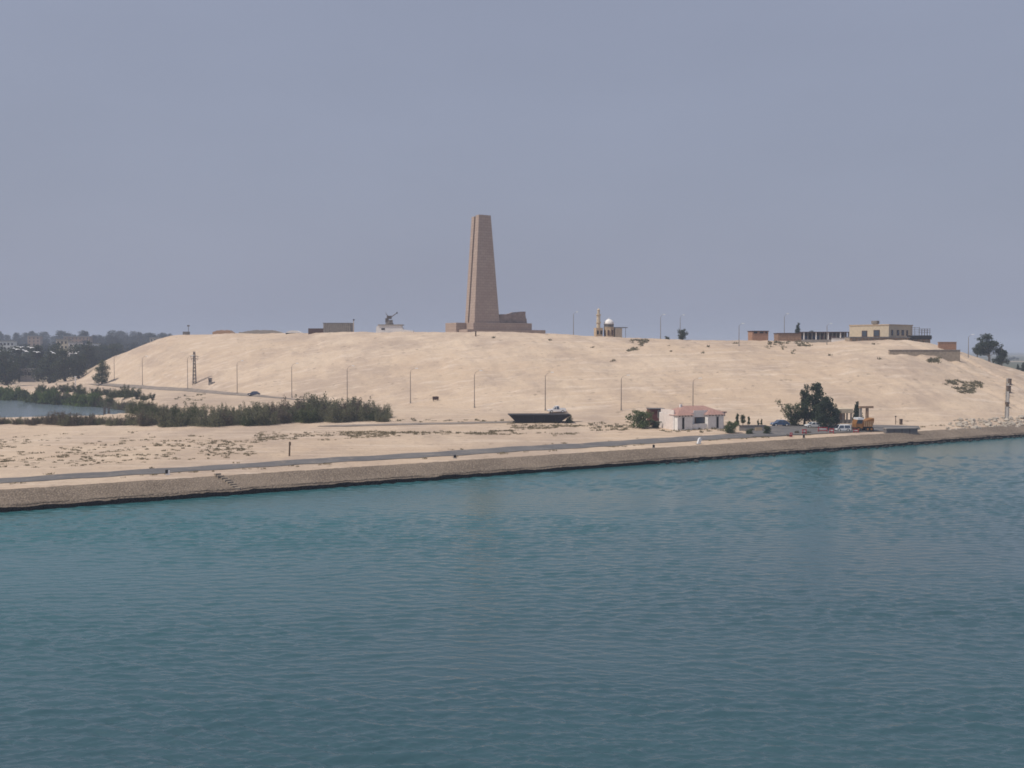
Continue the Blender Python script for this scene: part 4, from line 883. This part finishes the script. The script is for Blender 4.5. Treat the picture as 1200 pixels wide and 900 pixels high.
# bushes
pt(750.5, 501, 476.5, 'round', 31, 'leaf_green', 1.2, 'round_bush', 'round green bush before the maroon brick shed', -1, parts=SP, cat='bush')
pt(769, 501, 491, 'round', 32, 'leaf_dark', 1.2, 'low_bush', 'low dark bush at the foot of the brick shed', -1, parts=SP, cat='bush')
pt(667, 495, 485.5, 'round', 33, 'leaf_green', .9, 'low_bush', 'green bush at the right end of the black barge', -1, parts=SP, cat='bush')
pt(857, 507, 490.5, 'round', 32, 'leaf_green', 1.0, 'round_bush', 'round bush at the right corner of the house', -1, parts=SP, cat='bush')
pt(878, 507.5, 501, 'round', 33, 'leaf_mid', 1.6, 'low_bush', 'flat bush before the garden wall', -1.5, parts=SP, cat='bush')
pt(899, 507.5, 497, 'round', 31, 'leaf_mid', .9, 'low_bush', 'bush at the far end of the garden wall', -1.5, parts=SP, cat='bush')
for i, (a, t, lb) in enumerate(((864, 484, 'thin young tree, first of a row behind the garden wall'), (870.5, 486, 'fuller young tree, second behind the garden wall'), (877.5, 487.5, 'leaning young tree, third behind the garden wall'), (888.5, 491, 'stunted young tree near the end of the garden wall'), (892.5, 490.5, 'last stunted young tree behind the garden wall'))):
    pt(a, 499, t, 'tall' if i != 1 else 'broad', 41 + i % 2, 'leaf_mid', .9, 'young_tree', lb, 0, group='young trees behind the garden wall')
for i, (a, t, lb) in enumerate(((925, 507, 'weedy bush by the red post barrier'), (934, 503, 'dry bush under the spreading tree'), (948, 504, 'dry bush beside the white car'))): pt(a, 511.5 if i == 0 else 508, t + 0, 'dry', 51, 'leaf_dry', 1.1, 'dry_bush', lb, 0, parts=SP, cat='bush')
# crest plants
def pc(a, Yd, t, kind, seed, leaf, ws, name, label, parts=('trunk', 'crown'), cat='tree', bark='bark', group=None):
    p = GY(a, Yd); return plant(kind, seed, leaf, name, label, cat, p, zof(t, Yd) - p.z, ws, group, None, bark, parts)
pc(799.5, 362, 383, 'round', 31, 'leaf_dark', .75, 'crest_shrub', 'dark upright shrub on the crest beside a lamp', SP, 'bush')
pc(782, 362, 393.2, 'round', 33, 'leaf_dark', 1.6, 'crest_shrub', 'low dark shrub on the crest beside the mosque lamp', SP, 'bush')
pc(934.5, 360, 377.5, 'cone', 26, 'leaf_dark', 1.15, 'cypress_tree', 'pointed dark cypress rising behind the brick wing')
pc(948.5, 360, 384, 'round', 32, 'leaf_dark', .7, 'crest_shrub', 'dark bushy shrub behind the post row', SP, 'bush')
pc(1159, 372, 391, 'broad', 61, 'leaf_dark', 1.25, 'eucalyptus_tree', 'big dark tree behind the right end of the hill', bark='palebark')
pc(1145, 376, 402, 'broad', 62, 'leaf_dark', 1.2, 'leafy_tree', 'lower dark tree left of the big right-hand tree', bark='palebark')
pc(1174, 370, 403, 'tall', 25, 'leaf_dark', 1.4, 'eucalyptus_tree', 'pale-stemmed tree on the far side of the big right-hand tree', bark='palebark')
for i, (a, t) in enumerate(((1193, 426), (1199, 424), (1208, 425))): pc(a, 400, t, 'cone', 26, 'leaf_dark', 1.6, 'far_conifer', ['small dark conifer just past the big right-hand tree', 'dark conifer at the right edge of the picture', 'dark conifer past the picture edge'][i])
# left trees
GL = 'dark trees between lagoon and village'
for i, (a, Yd, t, k_, sd_, lf, ws, lb) in enumerate((
    (-14, 470, 404, 'low', 61, 'leaf_dark', 1.1, 'dark tree cut by the left picture edge'), (8, 455, 409, 'low', 62, 'leaf_dark', 1.15, 'dark round tree nearest the left picture edge'), (22, 500, 405, 'low', 61, 'leaf_dark', 1.1, 'dark tree behind the light gap'),
    (44, 520, 404, 'tall', 23, 'leaf_dark', 1.3, 'tall dark tree right of the light gap'), (58, 475, 407, 'low', 63, 'leaf_dark', 1.25, 'broad dark tree in the middle of the left clump'), (76, 470, 408, 'low', 61, 'leaf_dark', 1.2, 'large dark tree before the pale flat roofs'),
    (92, 480, 404, 'low', 62, 'leaf_dark', 1.0, 'dark tree at the hill-side end of the left clump'), (68, 540, 401, 'low', 62, 'leaf_dark', 1.2, 'dark tree behind the middle of the left clump'), (104, 540, 399, 'tall', 22, 'leaf_dark', 1.4, 'tall tree rising just where the hill begins'),
    (33, 560, 402, 'low', 63, 'leaf_dark', 1.2, 'dark tree behind the gulls'), (2, 560, 402, 'low', 63, 'leaf_dark', 1.2, 'dark tree behind the edge trees'))):
    pc(a, Yd, t, k_, sd_, lf, ws, 'dark_tree', lb, group=GL)
for i in range(16):
    a = 100 + 6.2 * i + R.uniform(-2, 2); t = 399 - 7.5 * min(1, i / 9) + R.uniform(-2, 3)
    pc(a, 1000 + R.uniform(-80, 200), t, 'broad', 61 + i % 3, 'leaf_far', 1.3, 'grove_tree', 'dim tree in the row behind the left end of the hill', group='trees behind the left end of the hill')
for i in range(44):
    a = -60 + 6.0 * i + R.uniform(-3, 3); t = 390.5 + R.uniform(-3.5, 3)
    pc(a, 1150 + R.uniform(-150, 350), t, ('broad', 'tall', 'broad')[i % 3], (61, 23, 62)[i % 3], 'leaf_far', 1.3, 'distant_tree', 'hazy distant tree on the skyline beyond the village', group='distant skyline trees')
for i in range(26):
    a = -40 + 9.0 * i + R.uniform(-4, 4); t = 402 + R.uniform(-3, 3)
    pc(a, 800 + R.uniform(-60, 120), t, ('broad', 'tall', 'broad')[i % 3], (62, 22, 63)[i % 3], 'leaf_far', 1.4, 'village_tree', 'hazy tree among the village houses', group='trees among the village houses')
for i in range(24):
    a = 1165 + 4.5 * i; pc(a, 1500 + R.uniform(-100, 300), 418 + R.uniform(-1, 3), 'broad', 61 + i % 3, 'leaf_far', 1.6, 'shore_tree', 'hazy distant tree past the right end of the hill', group='distant trees at the right')
for i in range(14):
    a = 92 + 3.4 * i + R.uniform(-2, 2); pc(a, 640 + R.uniform(-20, 30), 404.5 - .05 * i + R.uniform(-2, 3), ('low', 'broad')[i % 2], (61, 62)[i % 2], 'leaf_dark', 1.3, 'village_tree', 'dark tree in front of the white house nearest the hill', group='trees before the nearest village house')
# village houses
for i, (a, wpx, t, Yd, mt, lb) in enumerate(((6, 20, 400, 740, 'whitewash', 'pale house at the left picture edge among trees'), (73, 13, 398, 700, 'cream', 'cream house, tallest of the village row'), (86, 11, 401.5, 690, 'pinkwash', 'pinkish house between two pale neighbours'),
                                  (108, 14, 403, 690, 'whitewash', 'white house with dark windows nearest the hill'), (40, 14, 394, 1050, 'tan', 'brownish block on the skyline'), (90, 30, 394.5, 1000, 'brick', 'long reddish block on the skyline'), (30, 12, 433, 500, 'concrete', 'low pale wall house in the gap between trees'), (182, 12, 396, 900, 'cream', 'far cream house beside the hill edge'))):
    p = GY(a, Yd); o = thing('village_house', lb, 'house', p, .2 - .1 * (i % 3)); u_ = Yd / F; h = zof(t, Yd) - p.z; wd = wpx * u_ / 2
    wl_ = MB().bz(-wd, wd, 0, 8, -1, h).build('wall', M[mt], o); MB().bz(-wd - .3, wd + .3, -.3, 8.3, h - .01, h + .5).build('roof', M['concrete'], o)
    nw = max(2, int(wpx / 4))
    for j in range(nw):
        for fl_ in range(1, max(2, int(h / 3.2))): cx_ = -wd + 2 * wd * (j + .5) / nw; MB().bz(cx_ - .6, cx_ + .6, -.06, .03, h - 3.2 * fl_ + .4, h - 3.2 * fl_ + 2.0).build('window', M['dark'], o)
# thicket bushes
def band(n, xa, xb, ybase, tops, kinds, leaf, ws, name, label, group, cat='bush'):
    for i in range(n):
        a = xa + (xb - xa) * (i + R.uniform(.1, .9)) / n; b = ybase(a) + R.uniform(-1.2, 1.2); t = tops(a) + R.uniform(-4, 8) * (1 if b - tops(a) > 14 else .4)
        p = G(a, b); h = max(.8, (b - t) * mpp(p)); k_ = kinds[i % len(kinds)]
        plant(k_[0], k_[1], leaf[i % len(leaf)], name, label, cat, p, h, ws * R.uniform(.85, 1.2), group, None, 'wood', SP)
ip = lambda *pts: (lambda a: float(np.interp(a, [q_[0] for q_ in pts], [q_[1] for q_ in pts])))
FT = [('feather', 71), ('feather', 72), ('feather', 73), ('feather', 74)]
band(20, 170, 455, ip((160, 498), (200, 499.5), (320, 497), (330, 494.5), (460, 493.5)), ip((160, 480), (200, 474), (250, 470), (300, 472), (330, 468), (370, 465), (430, 467), (455, 480)), FT, ['leaf_tam', 'leaf_dry', 'leaf_tam', 'leaf_mid', 'leaf_tam'], 1.05, 'tamarisk_bush', 'grey-green feathery bush in the front of the dense thicket', 'front bushes of the thicket')
band(20, 300, 455, ip((160, 490), (300, 489), (460, 490)), ip((300, 470), (320, 464), (345, 462), (368, 456), (400, 462), (425, 463), (436, 463), (455, 478)), FT, ['leaf_tam', 'leaf_tam', 'leaf_dry'], 1.05, 'tamarisk_bush', 'tall grey-green feathery bush at the back of the thicket', 'back bushes of the thicket')
band(10, 165, 300, ip((160, 488), (300, 489)), ip((160, 474), (250, 466), (300, 471)), FT, ['leaf_tam', 'leaf_mid'], 1.0, 'tamarisk_bush', 'feathery bush behind the front of the thicket', 'middle bushes of the thicket')
band(34, -20, 172, ip((0, 497.5), (175, 498)), ip((0, 487), (22, 486), (30, 480), (40, 486), (60, 483), (75, 474), (92, 485), (110, 478), (122, 484), (150, 484), (172, 478)), [('dry', 51), ('feather', 74), ('dry', 53), ('feather', 72)], ['leaf_dry', 'leaf_dry', 'leaf_tam'], 1.1, 'dry_bush', 'dry brownish bush on the sand bank before the lagoon', 'dry bushes before the lagoon')
band(16, -20, 110, ip((0, 468.5), (45, 470), (110, 476)), ip((0, 450), (100, 458)), [('reed', 81), ('reed', 82)], ['leaf_reed', 'leaf_reed', 'leaf_mid'], 1.1, 'reed_clump', 'bright green reed clump on the far lagoon shore', 'reed clumps on the far lagoon shore', 'reeds')
band(30, 30, 180, ip((40, 470), (130, 478), (180, 485)), ip((40, 455), (120, 460), (175, 466)), FT + [('round', 31)], ['leaf_tam', 'leaf_mid', 'leaf_dry'], .8, 'lagoon_bush', 'olive bush on the far shore of the lagoon', 'olive bushes on the far lagoon shore')
band(16, 40, 185, ip((60, 458), (110, 463), (215, 473)), ip((60, 448), (150, 450), (190, 466)), [('feather', 73), ('spread', 21)], ['leaf_mid', 'leaf_dark'], 1.1, 'dark_bush', 'dark bush between lagoon and hill road', 'dark bushes behind the lagoon')
band(20, 95, 190, ip((95, 474.5), (130, 480), (190, 489)), ip((95, 464), (150, 468), (190, 474)), FT, ['leaf_tam', 'leaf_dry', 'leaf_mid'], 1.1, 'lagoon_bush', 'olive bush at the narrow right end of the lagoon', 'bushes at the right end of the lagoon')
# scrub that nobody could count: salt tufts on the sand, weeds on verges and the hill
def scrub(name, label, leaf, spots, per=26):
    mb = MB(); bl = []
    for i, (p, w_, h_) in enumerate(spots):
        n_ = max(2, int(w_ / h_ * 1.3)); bl_ = [(p.x + R.uniform(-.5, .5) * w_, p.y + R.uniform(-.4, .4) * w_, p.z + h_ * .2, w_ / n_ * .9 + .1, w_ / n_ * .9 + .1, h_ * .55) for _ in range(n_)]
        g_ = np.random.default_rng(i)
        for x, y, z, rx, ry, rz_ in bl_:
            for _ in range(max(4, per // n_)):
                c = Vector((x + g_.normal() * rx * .5, y + g_.normal() * ry * .5, 0)); c.z = drop(c.x, c.y); d = Vector((g_.normal() * .5, g_.normal() * .5, 1)).normalized() * h_ * g_.uniform(.5, 1.2); s_ = d.cross(Vector((g_.normal(), g_.normal(), .1))).normalized() * h_ * .22
                mb.add([c - s_, c + s_, c + d + s_ * .3, c + d - s_ * .3], [(0, 1, 2, 3)])
    return tag(mb.build(name, M[leaf]), label, None, None, 'stuff')
sp = []
for i in range(1300):
    a = R.uniform(-20, 780); roady = 541 - a * .052 if a > 300 else 556 - a * .05
    top = 505 if a < 600 else 497; t = R.betavariate(2.2, 1.6); b = top + (roady - 5 - top) * t
    if float(fbm(np.array([a / 55.]), np.array([b / 9.]), 3, 5)[0]) < -.10: continue
    p = G(a, b); sp.append((p, R.uniform(.25, 1.3) * (1.8 if R.random() < .12 else 1), R.uniform(.12, .30)))
for i in range(90):     # a loose line of scrub along y~508
    a = R.uniform(400, 680); b = 507 + (a - 420) * .008 + R.gauss(0, 1.0); p = G(a, b); sp.append((p, R.uniform(.8, 2.4), R.uniform(.2, .42)))
scrub('scrub', 'low dry tufts scattered over the sand plain', 'leaf_tuft', sp)
sp = []
for i in range(170):
    x = R.uniform(-75, 100); n_ = R.choice((10.6, 10.2, 9.6, 18.6)) + R.gauss(0, .25); yy = SA + SB * x + n_ / SC
    if math.sin(x * .35) + math.sin(x * .13 + 1) < -.2: continue
    sp.append((Vector((x, yy, drop(x, yy))), R.uniform(.3, 1.3), R.uniform(.12, .3)))
scrub('verge_weeds', 'weeds along the road verge', 'leaf_tuft', sp, 16)
sp = []
for i in range(230):
    a, b = R.choice([(R.uniform(898, 925), R.uniform(400.5, 408)), (R.uniform(932, 950), R.uniform(400, 406)), (R.uniform(1106, 1128), R.uniform(446, 451)), (R.uniform(1128, 1150), R.uniform(447, 454)), (R.uniform(1120, 1143), R.uniform(455, 461)), (R.uniform(1100, 1122), R.uniform(417, 422)), (R.uniform(1088, 1098), R.uniform(421, 424)), (R.uniform(740, 757), R.uniform(398, 402)), (lambda t: (757 - 18 * t + R.gauss(0, 1.6), 399 + 13 * t + R.gauss(0, .9)))(R.random()), (R.uniform(560, 1120), 394 + 30 * R.random() ** 1.6)])
    sp.append((G(a, b), R.uniform(.5, 1.4), R.uniform(.3, .7)))
scrub('hill_scrub', 'olive scrub patches on the upper hill slope', 'leaf_scrub', sp, 22)
sp = []
for i in range(120):
    a, b = R.choice([(R.uniform(430, 600), R.uniform(491.5, 495)), (R.uniform(596, 740), R.uniform(494, 499)), (R.uniform(690, 745), R.uniform(499, 505)), (R.uniform(770, 860), R.uniform(503, 507)), (R.uniform(205, 240), R.uniform(462, 470))])
    sp.append((G(a, b), R.uniform(.6, 1.6), R.uniform(.2, .5)))
scrub('dry_weeds', 'dry weeds near the side road and barge', 'leaf_scrub', sp, 20)

# ------------------------------------------------------------------ haze
hz_ = MB().bz(-7100, 7100, -260, 7100, -4.2, 85)
km = bpy.data.materials.new('dusty air'); km.use_nodes = True; t_ = km.node_tree; t_.nodes.remove(t_.nodes['Principled BSDF'])
pv = t_.nodes.new('ShaderNodeVolumePrincipled'); pv.inputs['Color'].default_value = (.66, .74, .92, 1); pv.inputs['Density'].default_value = .00034; pv.inputs['Anisotropy'].default_value = 0.0
t_.links.new(pv.outputs[0], t_.nodes['Material Output'].inputs['Volume'])
tag(hz_.build('haze', km), 'pale dusty haze over canal and desert', None, None, 'stuff')
